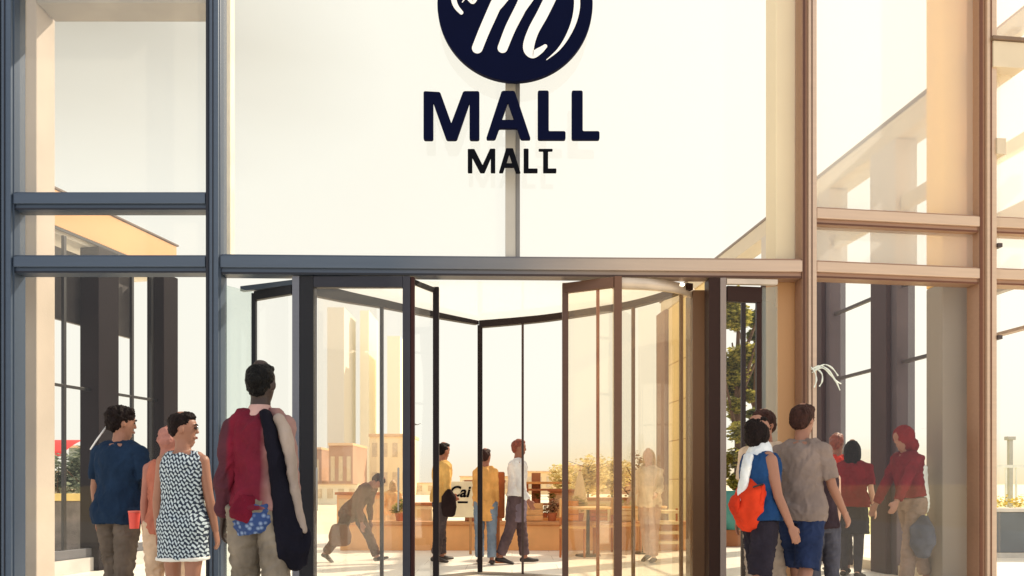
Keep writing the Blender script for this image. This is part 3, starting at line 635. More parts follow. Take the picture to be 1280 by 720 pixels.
def table(px, d, label):
    e = empty('cafe_table', at(px, d)); tag(e, label, 'table', 'cafe tables on the terrace')
    bm = bmesh.new(); tube(bm, [(0, 0, .72), (0, 0, .75)], [.36, .36], 28, dome=False); link('tabletop', bm, CW, e)
    bm = bmesh.new(); tube(bm, [(0, 0, .02), (0, 0, .715)], [.03, .025], 12, dome=False); link('leg', bm, BLK, e)
    bm = bmesh.new(); tube(bm, [(0, 0, 0), (0, 0, .02)], [.2, .19], 20, dome=False); link('base', bm, BLK, e)
def chair(px, d, rz, label):
    e = empty('cafe_chair', at(px, d), rz); tag(e, label, 'chair', 'cafe chairs on the terrace')
    boxo('seat', (-.2, .2, -.2, .2, .43, .47), CW, e, .01); boxo('backrest', (-.2, .2, -.2, -.17, .6, .88), CW, e, .01)
    for x in (-.19, .16):
        boxo('leg', (x, x + .03, .16, .19, 0, .428), WD2, e, .002); boxo('leg', (x, x + .03, -.2, -.172, 0, .6), WD2, e, .002)
table(735, 11.2, 'round cafe table between two slatted chairs in the doorway'); chair(716, 11.1, R(-95), 'light wood chair at the side of the round table nearer the stand'); chair(757, 11.4, R(80), 'light wood chair at the side of the round table nearer the brown column')
table(805, 11.6, 'round cafe table in front of the brown column'); chair(783, 11.7, R(-80), 'light wood chair tucked at the table in front of the brown column')
cb = empty('paper_box', at(805, 11.6, .753)); tag(cb, 'cream box standing on the cafe table by the brown column', 'box'); boxo('box_body', (-.15, .15, -.1, .1, 0, .24), mat('box_cream', (250, 240, 214), .7), cb, .01); boxo('lid', (-.155, .155, -.105, .105, .243, .28), mat('box_lid', (240, 224, 190), .7), cb, .006)
rk = empty('slatted_rack', at(834, 11.9)); tag(rk, 'cream slatted rack at the foot of the stone panel', 'rack')
for z in (.12, .28, .44, .62): boxo('shelf', (-.17, .2, 0, .35, z, z + .05), mat('rack_cream', (236, 214, 164), .6), rk, .006)
for x in (-.165, .165): boxo('post', (x, x + .03, .1, .13, 0, .7), WD2, rk, .003)
# goods and plants standing along the terrace wall
rng = random.Random(77)
goods = [(668, 12.25, .30, 'crate', 'tan crate on the terrace wall right beside the striding man'), (690, 12.25, .22, 'plant', 'low bushy plant on the terrace wall in front of the wooden stand'),
         (712, 12.25, .34, 'crate', 'tall amber crate on the terrace wall before the table'), (724, 12.25, .26, 'plant', 'spiky plant on the terrace wall next to the amber crate'),
         (748, 12.25, .22, 'crate', 'low reddish crate on the terrace wall behind the right hand cafe chair'), (770, 12.25, .34, 'plant', 'tall bushy plant on the terrace wall between the two cafe tables'),
         (786, 12.25, .26, 'crate', 'pale crate on the terrace wall below the thin brown tree'), (645, 12.25, .2, 'crate', 'dark orange crate on the terrace wall at the back of the white shirted man'),
         (592, 12.25, .26, 'crate', 'brown crate on the terrace wall beside the tan coat'), (500, 12.25, .2, 'plant', 'small plant on the terrace wall inside the leaf stile')]
cm = [mat('crate_tan', (226, 170, 110), .7, 0, .2, 6), mat('crate_amber', (230, 146, 66), .7, 0, .2, 6), mat('crate_red', (196, 104, 70), .7, 0, .2, 6), mat('crate_pale', (246, 220, 172), .7, 0, .1, 6), mat('crate_orange', (206, 122, 62), .7, 0, .2, 6), mat('crate_brown', (166, 102, 66), .7, 0, .2, 6)]
ci = 0
for px, d, h, kd, lab in goods:
    if kd == 'crate':
        e = empty('wooden_crate', at(px, d, .483)); tag(e, lab, 'crate', 'crates on the terrace wall'); m_ = cm[ci]; ci += 1
        n = 3; t = h / n
        for k in range(n):
            boxo('side_board', (-.13, .13, -.10, -.085, k * t + .006, (k + 1) * t - .006), m_, e, .003); boxo('side_board', (-.13, .13, .085, .10, k * t + .006, (k + 1) * t - .006), m_, e, .003)
        for x in (-.14, .131): boxo('end_panel', (x, x + .01, -.1, .1, 0, h), m_, e, .002)
        boxo('contents', (-.125, .125, -.08, .08, 0.01, h * .9), cm[(ci + 2) % 6], e, .02)
    else:
        e = empty('potted_plant', at(px, d, .483)); tag(e, lab, 'plant', 'plants on the terrace wall')
        bm = bmesh.new(); tube(bm, [(0, 0, 0), (0, 0, .13)], [.06, .085], 14, dome=False); link('pot', bm, mat('terracotta', (190, 110, 70), .8), e)
        bm = bmesh.new(); leaves(bm, [((rng.uniform(-.07, .07), rng.uniform(-.05, .05), .13 + h * rng.uniform(.2, .9)), (.09, .09, .08)) for _ in range(7)], 420, .05, rng); link('foliage', bm, (LG, LBR, LH)[ci % 3], e)
# folded parasol
ps = empty('folded_parasol', at(725, 12.8)); tag(ps, 'folded cream parasol standing behind the terrace wall', 'parasol')
bm = bmesh.new(); tube(bm, [(0, 0, 0), (0, 0, 1.35)], [.02, .02], 8, dome=False); link('pole', bm, WD2, ps)
bm = bmesh.new(); tube(bm, [(0, 0, .55), (0, 0, .8), (0, 0, 1.2), (0, 0, 1.33)], [.12, .13, .06, .02], 14); link('canopy', bm, mat('parasol_cloth', (246, 216, 166), .9), ps, smooth=True)
# skyline buildings
HB = [mat('house_a', (246, 226, 184), .9, 0, .08, .1), mat('house_b', (240, 212, 164), .9, 0, .08, .1), mat('house_c', (250, 240, 214), .9, 0, .08, .1), mat('house_d', (226, 176, 138), .9, 0, .1, .1)]  # wall colours paled to paint in distance haze
HW = mat('house_window', (214, 192, 158), .7); HR = mat('house_roof', (226, 190, 150), .8)
def house(px0, px1, ytop, d, m, label, rows=2, cols=4, roof=True, cat='building', win=True):
    e = empty('distant_building', at((px0 + px1) / 2, d)); tag(e, label, cat, 'buildings on the skyline')
    hw = (px1 - px0) / 2 / F * d; h = wz(ytop, d); boxo('wall', (-hw, hw, 0, 6, 0, h), m, e, 0)
    if roof: boxo('roof', (-hw * 1.03, hw * 1.03, -.2, 6.2, h + .005, h + .05 * h), HR, e, 0)
    if win:
        for r in range(rows):
            for c in range(cols):
                x = -hw + (c + .5) * 2 * hw / cols; z = h * (r + .55) / rows; boxo('window', (x - hw * .5 / cols, x + hw * .5 / cols, -.06, -.004, z - h * .24 / rows, z + h * .24 / rows), HW, e, 0)
HG = mat('reflection_grey', (226, 224, 214), .9, 0, .03, .05); HY = mat('streak_tower_cream', (250, 244, 222), .9, 0, .03, .05); HBR = mat('block_brown', (186, 148, 124), .9, 0, .15, .3)
house(409, 430, 384, 80, HG, 'slim pale grey tower shape imitating a reflection stripe in the door leaf', 9, 2, False, win=False)  # added tower shape, imitates a grey reflection stripe in the door glass
house(450, 461, 388, 84, HY, 'very slim cream tower shape imitating a reflection stripe beside the grey one', 9, 1, False, win=False)  # added likewise for the cream reflection stripe
house(484, 500, 420, 84, HY, 'broader cream tower shape imitating a reflection stripe nearest the leaf edge', 8, 1, False, win=False)  # added likewise for the broader cream reflection stripe
house(378, 402, 562, 70, HBR, 'low brown block at the dark jamb', 1, 2)
house(411, 441, 557, 62, HBR, 'low brown block beneath the grey reflection stripe', 1, 3)
house(392, 447, 606, 40, HB[2], 'cream shop front with shelves behind the stooping walker', 1, 4)
house(462, 513, 546, 70, HB[0], 'ochre block behind the leaf edge', 2, 4)
house(516, 562, 604, 75, HB[2], 'low cream building left of the yellow shirted man', 1, 3)
house(575, 640, 596, 82, HB[0], 'low ochre building above the cafe board', 1, 5)
house(655, 705, 590, 78, HB[1], 'low ochre building behind the wooden stand', 1, 4)
house(712, 770, 583, 85, HB[0], 'long pale building behind the parasol', 1, 5)
house(772, 812, 590, 80, HB[3], 'low reddish building by the brown column', 1, 3)
house(-40, 30, 590, 60, HB[2], 'pale block beyond the outermost slate pane', 1, 3)
house(86, 130, 560, 60, mat('block_grey', (150, 158, 148), .9, 0, .1, .1), 'grey green block behind the shrubs', 1, 3)
house(165, 190, 570, 60, mat('block_greyblue', (186, 190, 182), .9, 0, .1, .1), 'grey block between the dark columns', 1, 2)
# outer right: planter box with flowers, fence, lamp post
pb = empty('flower_planter', at(1300, 10.9)); tag(pb, 'dark blue grey planter with pale coping and yellow flowers in the outermost pane', 'planter')
boxo('box', (wx(1236, 10.9) - wx(1300, 10.9), 1.3, 0, .5, .08, .68), mat('planter_dark', (70, 84, 98), .25, 0, .25, 2), pb, .01); boxo('rim', (wx(1234, 10.9) - wx(1300, 10.9), 1.33, -.03, .53, .683, .74), mat('planter_rim', (200, 196, 188), .5), pb, .006)
boxo('foot', (wx(1234, 10.9) - wx(1300, 10.9), 1.33, -.02, .5, 0, .077), mat('planter_foot', (190, 186, 178), .6), pb, .004)
bm = bmesh.new(); leaves(bm, [((x * .2 - .8, .25, .82), (.18, .2, .13)) for x in range(0, 11)], 1500, .045, random.Random(4)); link('flowers', bm, LY, pb)
FP = mat('fence_pale', (236, 236, 228), .6)
fe = empty('white_fence', at(1262, 18)); tag(fe, 'pale bar fence behind the yellow flowers', 'fence')
for kk in range(14): boxo('bar', (-1.6 + kk * .25, -1.56 + kk * .25, 0, .03, 0, 1.55), FP, fe, 0)
boxo('rail', (-1.65, 1.75, -.02, -.003, 1.5, 1.57), FP, fe, 0)
lp = empty('street_lamp', at(1262.5, 20)); tag(lp, 'slim grey street lamp above the pale fence', 'street lamp')
boxo('pole', (-.05, .05, -.05, .05, 0, 2.3), mat('lamp_grey', (184, 182, 176), .5), lp, .004); boxo('lamp_head', (-.11, .11, -.08, .08, 2.302, 2.4), mat('lamp_grey', (184, 182, 176)), lp, .01)
# white ribbon on the glass
rb = bmesh.new()
for pts_ in ([(-.13, 0, .08), (-.05, -.02, .11), (.03, -.03, .06), (.10, -.02, -.04), (.14, -.01, -.12)], [(-.12, 0, .05), (-.04, -.03, .09), (.05, -.02, .02), (.09, -.02, -.03), (.15, -.01, -.06)],
             [(-.13, 0, .10), (-.10, -.02, .04), (-.09, -.02, -.03), (-.10, 0, -.09)], [(-.08, 0, .09), (-.04, -.03, .03), (-.035, -.02, -.04), (-.05, 0, -.08)], [(-.11, 0, .07), (-.02, -.03, .12), (.06, -.02, .09), (.12, -.01, .02)]):
    tube(rb, [v for v in cat([Vector(q) for q in pts_], 5)], [.005 + .004 * math.sin(k_ * .5) ** 2 for k_ in range((len(pts_) - 1) * 5 + 1)], 6)
o = link('white_ribbon', rb, mat('ribbon_white', (232, 240, 232), .5), None, at(1031, 7.02, wz(472, 7.02)), smooth=True); tag(o, 'bunch of thin white ribbons hanging on the glass above the blonde head', 'ribbon')
o = bmesh.new(); tube(o, [(-.10, 0, .02), (-.04, 0, .0), (0, 0, .01), (.05, 0, 0), (.12, 0, .03)], [(.02, .004), (.05, .006), (.05, .02), (.05, .006), (.02, .004)], 10, Vector((0, 1, 0)))
o = link('bird', o, mat('bird_dark', (90, 80, 76), .8), None, at(519, 16, wz(531, 16)), smooth=True); tag(o, 'small dark bird gliding in the pale sky within the doorway', 'bird')

#PEOPLE#
# ------------------------------------------------------------------ people
def cloth(name, rgb, bump=.8, bs=15, vary=.28): return mat(name, rgb, .9, 0, vary, 7, bump, bs, (1, 1, .6), spec=.12)
def skin(name, rgb): return mat(name, rgb, .5, 0, .06, 9, .05, 60)
def pmat(name, build):
    m = bpy.data.materials.new(name); m.use_nodes = True; build(m.node_tree.nodes, m.node_tree.links, m.node_tree.nodes['Principled BSDF']); return m
PROF = [(.84, .150, .105), (.90, .168, .118), (.96, .170, .120), (1.02, .155, .108), (1.10, .140, .100), (1.20, .150, .108), (1.30, .160, .118), (1.38, .168, .115), (1.43, .150, .10), (1.465, .110, .078), (1.49, .068, .062)]
def prof(z):
    for (a, b) in zip(PROF, PROF[1:]):
        if a[0] <= z <= b[0]:
            t = (z - a[0]) / (b[0] - a[0]); return (a[1] * (1 - t) + b[1] * t, a[2] * (1 - t) + b[2] * t)
    return PROF[0][1:] if z < .84 else PROF[-1][1:]
def person(label, px, d, rz, H=1.75, wide=1.0, sk=None, hair=None, hmat=None, head=(0, 0), lean=0, side=0,
           legs=((0, 0), (0, 0)), arms=((0, 8, 12), (0, 8, 12)), top=None, bottom=None, shoes=None, face=True, vox=.009, extra=None, group=None):
    S = H / 1.75; root = empty('person', at(px, d), R(rz)); root.scale = (S, S, S); tag(root, label, 'person', group)
    neckp = Vector((0, 0, 1.49)); hipc = Vector((0, 0, .94)); hs = 1.0
    UM = Matrix.Translation(hipc) @ Matrix.Rotation(R(side), 4, 'Y') @ Matrix.Rotation(-R(lean), 4, 'X') @ Matrix.Translation(-hipc)
    HM = UM @ Matrix.Translation(neckp) @ Matrix.Rotation(R(head[0]), 4, 'Z') @ Matrix.Rotation(-R(head[1]), 4, 'X') @ Matrix.Translation(-neckp)
    # legs FK
    J = {}; low = 9
    for i, s in enumerate((-1, 1)):
        pitch, knee = legs[i]; hip = Vector((s * .09, 0, .92)); kd = Vector((s * .012, math.sin(R(pitch)), -math.cos(R(pitch)))); kn = hip + kd * .43
        sd_ = Vector((0, math.sin(R(pitch - knee)), -math.cos(R(pitch - knee)))); an = kn + sd_ * .42
        fd = Vector((s * .12, math.cos(R(max(-45, (pitch - knee)) * .6)), math.sin(R(max(-45, pitch - knee) * .6)))).normalized()
        J[s] = (hip, kn, an, fd); low = min(low, an.z, (an + fd * .16).z)
    dz = .075 - low
    Z = Matrix.Translation((0, 0, dz)); UM = Z @ UM; HM = Z @ HM
    for s in J: J[s] = tuple(Z @ v if n < 3 else v for n, v in enumerate(J[s]))
    A = {}
    for i, s in enumerate((-1, 1)):
        pit, ab, el_ = arms[i]; sh = Vector((s * .168 * wide, -.005, 1.405))
        d1 = Vector((s * math.sin(R(ab)), math.sin(R(pit)) * math.cos(R(ab)), -math.cos(R(pit)) * math.cos(R(ab))))
        p2 = pit + el_; d2 = Vector((s * math.sin(R(ab * .55)), math.sin(R(p2)) * math.cos(R(ab)), -math.cos(R(p2)) * math.cos(R(ab)))).normalized()
        e_ = sh + d1 * .29; w_ = e_ + d2 * .25; A[s] = (UM @ sh, UM @ e_, UM @ w_, (UM.to_3x3() @ d2).normalized())
    def tors(bm, z0_, z1_, inf, flare=0, n=9, M=None):
        zs = [z0_ + (z1_ - z0_) * k / (n - 1) for k in range(n)]; rad = []
        for z in zs:
            a, b = prof(z); fl = flare * max(0, (1.0 - z) / .3) if z < 1.0 else 0
            if inf > .015: fl += .014 * min(1, max(0, (1.12 - z) / .15))
            if z < .84: a, b = prof(.84)
            rad.append((a * wide + inf + fl, b * (.5 + wide / 2) + inf + fl * .8))
        tube(bm, [(M or UM) @ Vector((0, 0, z)) for z in zs], rad, 28, dome=False)
    # body
    bm = bmesh.new(); tors(bm, .86, 1.47, 0)
    tube(bm, [UM @ Vector((0, 0, 1.42)), UM @ Vector((0, -.004, 1.50)), HM @ Vector((0, .0, 1.57))], [.07, .056, .054], 18)
    for s in (-1, 1):
        tube(bm, [UM @ Vector((s * .06, 0, 1.435)), UM @ Vector((s * .13 * wide, 0, 1.425)), UM @ Vector((s * .162 * wide, 0, 1.40))], [.05, .05, .048], 14, Vector((0, 1, 0)))
    for (z, cy, a, b) in (): pass
    hd = [(1.525, .045, .030, .032), (1.545, .030, .046, .056), (1.575, .016, .058, .074), (1.61, .006, .067, .088), (1.65, .0, .073, .097), (1.69, -.004, .073, .096), (1.72, -.007, .062, .082), (1.742, -.008, .042, .055)]
    tube(bm, [HM @ Vector((0, cy, z)) for z, cy, a, b in hd], [(a, b) for z, cy, a, b in hd], 24, (HM.to_3x3() @ Vector((1, 0, 0))))
    # nose, brow, lips, chin, ears
    tube(bm, [HM @ Vector((0, .088, 1.660)), HM @ Vector((0, .096, 1.636)), HM @ Vector((0, .100, 1.618))], [.008, .010, .013], 10)
    tube(bm, [HM @ Vector((-.045, .078, 1.672)), HM @ Vector((0, .094, 1.676)), HM @ Vector((.045, .078, 1.672))], [.007, .007, .007], 8, Vector((0, 0, 1)))
    ell(bm, (0, .082, 1.578), (.025, .016, .012), HM); ell(bm, (0, .066, 1.545), (.022, .018, .016), HM)
    for s in (-1, 1): ell(bm, (s * .076, -.005, 1.632), (.010, .019, .030), HM)
    for s in (-1, 1):
        hip, kn, an, fd = J[s]
        tube(bm, [hip + Vector((0, 0, .02)), hip.lerp(kn, .35), hip.lerp(kn, .8), kn, kn.lerp(an, .3), kn.lerp(an, .75), an], [(.082, .09), (.076, .08), (.056, .06), (.052, .055), (.050, .056), (.036, .038), (.034, .04)], 16)
        tube(bm, [an + Vector((0, -.035, -.02)), an + fd * .05 + Vector((0, 0, -.035)), an + fd * .16 + Vector((0, 0, -.05))], [(.033, .03), (.038, .03), (.036, .018)], 12)
        sh, e_, w_, dd = A[s]
        tube(bm, [sh, sh.lerp(e_, .3), sh.lerp(e_, .85), e_, e_.lerp(w_, .3), w_], [(.052, .054), (.045, .049), (.036, .038), (.036, .036), (.036, .037), (.024, .029)], 14)
        inward = (UM.to_3x3() @ Vector((-s, 0, 0))); inward = (inward - dd * inward.dot(dd)).normalized(); across = dd.cross(inward) * s; fwd = across if across.y > 0 else -across
        if abs(across.y) < .2: fwd = across
        tube(bm, [w_, w_ + dd * .045, w_ + dd * .092], [(.016, .026), (.016, .038), (.014, .040)], 14, inward)
        for k, ln in enumerate((.068, .078, .072, .056)):
            b0 = w_ + dd * .085 + fwd * (.030 - .020 * k); cu = inward * (.10 + .02 * k)
            tube(bm, [b0, b0 + (dd + cu).normalized() * ln * .5, b0 + (dd + cu).normalized() * ln * .5 + (dd + cu * 5).normalized() * ln * .5], [.0095, .0088, .0078], 8)
        b0 = w_ + dd * .028 + fwd * .026; tube(bm, [b0, b0 + (dd * .6 + fwd * .6 + inward * .25).normalized() * .04, b0 + (dd * .6 + fwd * .6 + inward * .25).normalized() * .04 + (dd + inward * .3).normalized() * .03], [.013, .011, .009], 8)
    body = baked('body', bm, sk, root, vox if vox > .008 else .0065, 2)
    if face:
        for s in (-1, 1):
            bm = bmesh.new(); ell(bm, (s * .031, .0845, 1.650), (.014, .008, .008), HM); link('eye', bm, mat('eye_dark', (50, 36, 32), .2), root, smooth=True)
            bm = bmesh.new(); tube(bm, [HM @ Vector((s * .014, .101, 1.672)), HM @ Vector((s * .032, .097, 1.678)), HM @ Vector((s * .050, .080, 1.671))], [.004, .005, .003], 8, Vector((0, 0, 1))); link('eyebrow', bm, hmat, root, smooth=True)
        bm = bmesh.new(); ell(bm, (0, .094, 1.582), (.024, .008, .0045), HM); ell(bm, (0, .094, 1.573), (.021, .009, .0055), HM); link('mouth', bm, mat('lip', (150, 84, 76), .4), root, smooth=True)
    # hair
    if hair:
        st, thick = hair; bm = bmesh.new()
        cap = [((0, -.022, 1.672), (.084, .094, .088)), ((0, -.045, 1.635), (.076, .062, .075))]
        if st in ('short', 'bun', 'flat'): cap += [((0, .012, 1.728), (.071, .078, .040))]
        if st == 'curly': cap = [((0, -.02, 1.70), (.102, .108, .085)), ((0, -.05, 1.65), (.09, .075, .09)), ((.05, .03, 1.735), (.05, .05, .04)), ((-.05, .02, 1.73), (.05, .05, .04))]
        if st == 'bob': cap += [((0, -.04, 1.60), (.10, .075, .10)), ((-.075, .0, 1.62), (.03, .06, .085)), ((.075, .0, 1.62), (.03, .06, .085)), ((0, .035, 1.73), (.07, .05, .03))]
        if st == 'bun': cap += [((0, -.105, 1.64), (.052, .045, .05)), ((0, -.06, 1.60), (.06, .045, .05))]
        if st == 'flat': cap = [((0, .012, 1.730), (.070, .078, .038)), ((0, -.018, 1.69), (.080, .092, .075)), ((0, -.05, 1.64), (.074, .055, .065)), ((0, .03, 1.748), (.055, .05, .025))]
        if st == 'long': cap += [((0, -.06, 1.55), (.10, .06, .16)), ((-.07, -.03, 1.58), (.035, .05, .13)), ((.07, -.03, 1.58), (.035, .05, .13))]
        if st == 'hood': cap = [((0, -.02, 1.665), (.11, .11, .12)), ((0, -.05, 1.55), (.12, .09, .10))]
        for c, r in cap: ell(bm, c, tuple(v + thick for v in r), HM)
        baked('hood' if st == 'hood' else 'hair', bm, hmat, root, .006 if vox < .01 else .01, 2, .006 if st != 'curly' else .014, .02 if st != 'curly' else .028)
    # clothes
    if bottom:
        kind, m = bottom; bm = bmesh.new()
        if kind != 'skirt': tors(bm, .85, .985, .010, M=Z)
        if kind in ('trousers', 'leggings', 'shorts'):
            for s in (-1, 1):
                hip, kn, an, fd = J[s]; inf = .006 if kind == 'leggings' else .018
                if kind == 'shorts': tube(bm, [hip + Vector((0, 0, .0)), hip.lerp(kn, .5), hip.lerp(kn, 1.0)], [(.094, .102), (.095, .10), (.088, .09)], 20, dome=False)
                else: tube(bm, [hip + Vector((0, 0, .03)), hip.lerp(kn, .4), kn, kn.lerp(an, .4), an.lerp(kn, .08)], [(.084 + inf * .6, .095 + inf * .5), (.074 + inf, .078 + inf), (.052 + inf, .057 + inf), (.050 + inf, .056 + inf), (.038 + inf * 1.6, .042 + inf * 1.6)], 20, dome=False)
        if kind == 'skirt':
            mid = (J[-1][1] + J[1][1]) / 2; c0 = Z @ Vector((0, 0, 1.03)); c2 = Z @ Vector((0, 0, .90)); c1 = Z @ Vector((0, mid.y * .3, .56))
            tube(bm, [c0, c2, c0.lerp(c1, .6), c1], [(.165, .115), (.19, .14), (.205, .16), (.215, .18)], 26, dome=False)
        baked(kind if kind != 'skirt' else 'skirt', bm, m, root, vox, 2, .007, .07, (1, 1, 1.6))
        if kind == 'leggings': pass
    if top:
        m = top['m']; bm = bmesh.new(); inf = top.get('inf', .020); hem = top.get('hem', .90)
        tors(bm, hem, top.get('neck', 1.455), inf, top.get('flare', 0), 12)
        sl = top.get('sleeve', 'short')
        tube(bm, [UM @ Vector((-.155 * wide, 0, 1.405)), UM @ Vector((-.09, 0, 1.435)), UM @ Vector((0, 0, 1.44)), UM @ Vector((.09, 0, 1.435)), UM @ Vector((.155 * wide, 0, 1.405))], [(.05 + inf * .6, .06 + inf)] * 5 if sl != 'none' else [(.042, .055)] * 5, 16, Vector((0, 0, 1)))
        if sl != 'none':
            for s in (-1, 1):
                sh, e_, w_, dd = A[s]
                if sl == 'short': tube(bm, [sh, sh.lerp(e_, .4), sh.lerp(e_, .78)], [(.060, .064), (.062, .066), (.060, .064)], 18, dome=False); ell(bm, sh, (.064, .066, .06))
                else:
                    ell(bm, sh, (.064, .066, .06)); tube(bm, [sh, sh.lerp(e_, .4), sh.lerp(e_, .85), e_, e_.lerp(w_, .4), w_.lerp(e_, .06)], [(.062, .066), (.058, .062), (.050, .053), (.050, .052), (.047, .048), (.036, .040)], 18, dome=False)
        baked(top.get('name', 'shirt'), bm, m, root, vox, 2, top.get('disp', .009), .075, (1, 1, .8))
        if top.get('collar'):
            bm = bmesh.new(); tube(bm, [UM @ Vector((0, -.005, 1.455)), UM @ Vector((0, -.006, 1.485))], [(.088, .080), (.070, .066)], 20, dome=True); baked('collar', bm, top['collar'], root, vox * .8, 1)
    for s in (-1, 1):
        hip, kn, an, fd = J[s]; bm = bmesh.new()
        tube(bm, [an + Vector((0, -.045, -.035)), an + fd * .05 + Vector((0, 0, -.035)), an + fd * .12 + Vector((0, 0, -.048)), an + fd * .19 + Vector((0, 0, -.052))], [(.040, .036), (.045, .038), (.047, .027), (.036, .020)], 14)
        baked('shoe', bm, shoes or mat('shoe_dark', (48, 40, 38), .5), root, .009, 1)
    if extra: extra(root, UM, HM, A, J, Z)
    return root, A, UM
HDK = mat('hair_dark', (30, 22, 22), .6, 0, .5, 30, .8, 90, (1, 1, .25), spec=.12); HBR_ = mat('hair_brown', (62, 40, 36), .6, 0, .45, 30, .8, 90, (1, 1, .25), spec=.12); HBL = mat('hair_black', (9, 9, 12), .45, 0, .4, 40, .9, 90, (1, 1, .3), spec=.15); HRD = mat('hair_auburn', (138, 66, 48), .55, 0, .3, 30, .5, 90); HBD = mat('hair_blonde', (206, 170, 124), .55, 0, .2, 30, .5, 90)
SKT = skin('skin_tan', (154, 108, 88)); SKL = skin('skin_light', (216, 172, 146)); SKD = skin('skin_deep', (48, 32, 30)); SKM = skin('skin_mid', (158, 104, 82)); SKP = skin('skin_pink', (164, 106, 92))
KH = cloth('khaki_grey', (98, 88, 80)); NV = cloth('navy_tee', (28, 46, 70)); 

# 1 man in navy tee
def e1(root, UM, HM, A, J, Z):
    bm = bmesh.new(); tube(bm, [HM @ Vector((-.06, -.10, 1.60)), UM @ Vector((-.10, -.13, 1.50)), UM @ Vector((-.165, -.125, 1.42))], [.006, .007, .006], 8); link('lanyard_strap', bm, mat('strap_white', (226, 226, 226), .6), root, smooth=True)
r1, A1, U1 = person('man seen from behind in a navy tee and grey khaki trousers', 148, 5.6, -12, 1.66, 1.08, SKT, ('curly', 0), HDK, (-38, 4), 2, 0, ((8, 6), (-6, 4)), ((4, 11, 12), (6, 15, 44)), dict(m=NV, sleeve='short', hem=.83, inf=.022), ('trousers', KH), vox=.008, extra=e1)
hp = r1.matrix_basis @ (A1[1][2] + A1[1][3] * .09)
cu = empty('red_cup', Vector((wx(174, 5.5), 5.5 - D0 - .07, wz(660, 5.5)))); tag(cu, 'red paper cup held by the man in the navy tee', 'cup')
bm = bmesh.new(); tube(bm, [(0, 0, 0), (0, 0, .12)], [.032, .042], 20, dome=False); link('cup_body', bm, mat('cup_red', (226, 84, 74), .5), cu, smooth=False)
bm = bmesh.new(); tube(bm, [(0, 0, .121), (0, 0, .132)], [.045, .043], 20, dome=False); link('lid', bm, mat('cup_lid', (226, 110, 96), .5), cu)
# 2 person mostly hidden
person('person in a pink top mostly hidden behind the patterned dress', 208, 5.35, 10, 1.50, .80, SKP, ('flat', -.004), mat('hair_pinkish', (166, 112, 102), .7, 0, .15, 20), (-20, 12), 0, 0, ((4, 4), (-6, 6)), ((6, 9, 10), (-6, 12, 8)), dict(m=cloth('salmon_top', (170, 104, 86)), sleeve='none', hem=.85), ('trousers', cloth('beige_trousers', (196, 170, 146))), vox=.009)
# 3 woman in patterned dress
def dress(N_, L_, b):
    b.inputs['Roughness'].default_value = .85
    tcd = N_.new('ShaderNodeTexCoord'); sp = N_.new('ShaderNodeSeparateXYZ'); nzd = N_.new('ShaderNodeTexNoise'); nzd.inputs['Scale'].default_value = 6; nzd.inputs['Detail'].default_value = 3
    L_.new(tcd.outputs['Object'], nzd.inputs['Vector']); mxv = N_.new('ShaderNodeVectorMath'); mxv.operation = 'MULTIPLY_ADD'; mxv.inputs[1].default_value = (.05, .05, .05); L_.new(nzd.outputs['Color'], mxv.inputs[0]); L_.new(tcd.outputs['Object'], mxv.inputs[2]); L_.new(mxv.outputs[0], sp.inputs[0])
    def mm(op, a, b_=None):
        n = N_.new('ShaderNodeMath'); n.operation = op
        for i, v in enumerate((a, b_)):
            if v is None: continue
            if isinstance(v, (int, float)): n.inputs[i].default_value = v
            else: L_.new(v, n.inputs[i])
        return n.outputs[0]
    wv = mm('MULTIPLY', mm('SINE', mm('MULTIPLY', sp.outputs['X'], 165)), 1.5)
    rows = mm('SINE', mm('ADD', mm('MULTIPLY', sp.outputs['Z'], 190), wv))
    gaps = mm('SINE', mm('ADD', mm('MULTIPLY', sp.outputs['X'], 260), mm('MULTIPLY', sp.outputs['Z'], 95)))
    v = mm('ADD', rows, mm('MULTIPLY', gaps, .95))
    r = N_.new('ShaderNodeValToRGB'); r.color_ramp.elements[0].position = .45; r.color_ramp.elements[1].position = .72; r.color_ramp.elements[0].color = lin((30, 44, 64)); r.color_ramp.elements[1].color = lin((188, 204, 214))
    L_.new(mm('MULTIPLY', mm('ADD', v, .6), .8), r.inputs[0]); L_.new(r.outputs[0], b.inputs['Base Color'])
DRS = pmat('dress_pattern', dress)
def e3(root, UM, HM, A, J, Z):
    bm = bmesh.new(); tube(bm, [UM @ Vector((0, 0, .655)), UM @ Vector((0, 0, .685))], [(.196, .152), (.195, .151)], 30, dome=False); baked('hem_trim', bm, mat('hem_white', (226, 226, 222), .8), root, .008, 1, .005, .07)
    for s in (-1, 1):
        bm = bmesh.new(); ell(bm, (s * .033, .098, 1.648), (.022, .005, .016), HM); link('sunglass_lens', bm, mat('lens_dark', (44, 34, 34), .1), root, smooth=True)
person('woman in a sleeveless navy and white patterned dress, head turned sideways', 229, 4.9, 0, 1.555, .86, SKT, ('flat', .002), HDK, (-72, 0), 0, 0, ((6, 5), (-8, 10)), ((-2, 8, 14), (4, 9, 10)), dict(m=DRS, sleeve='none', hem=.67, inf=.024, flare=.015, name='dress', disp=.008), None, vox=.0075, extra=e3)
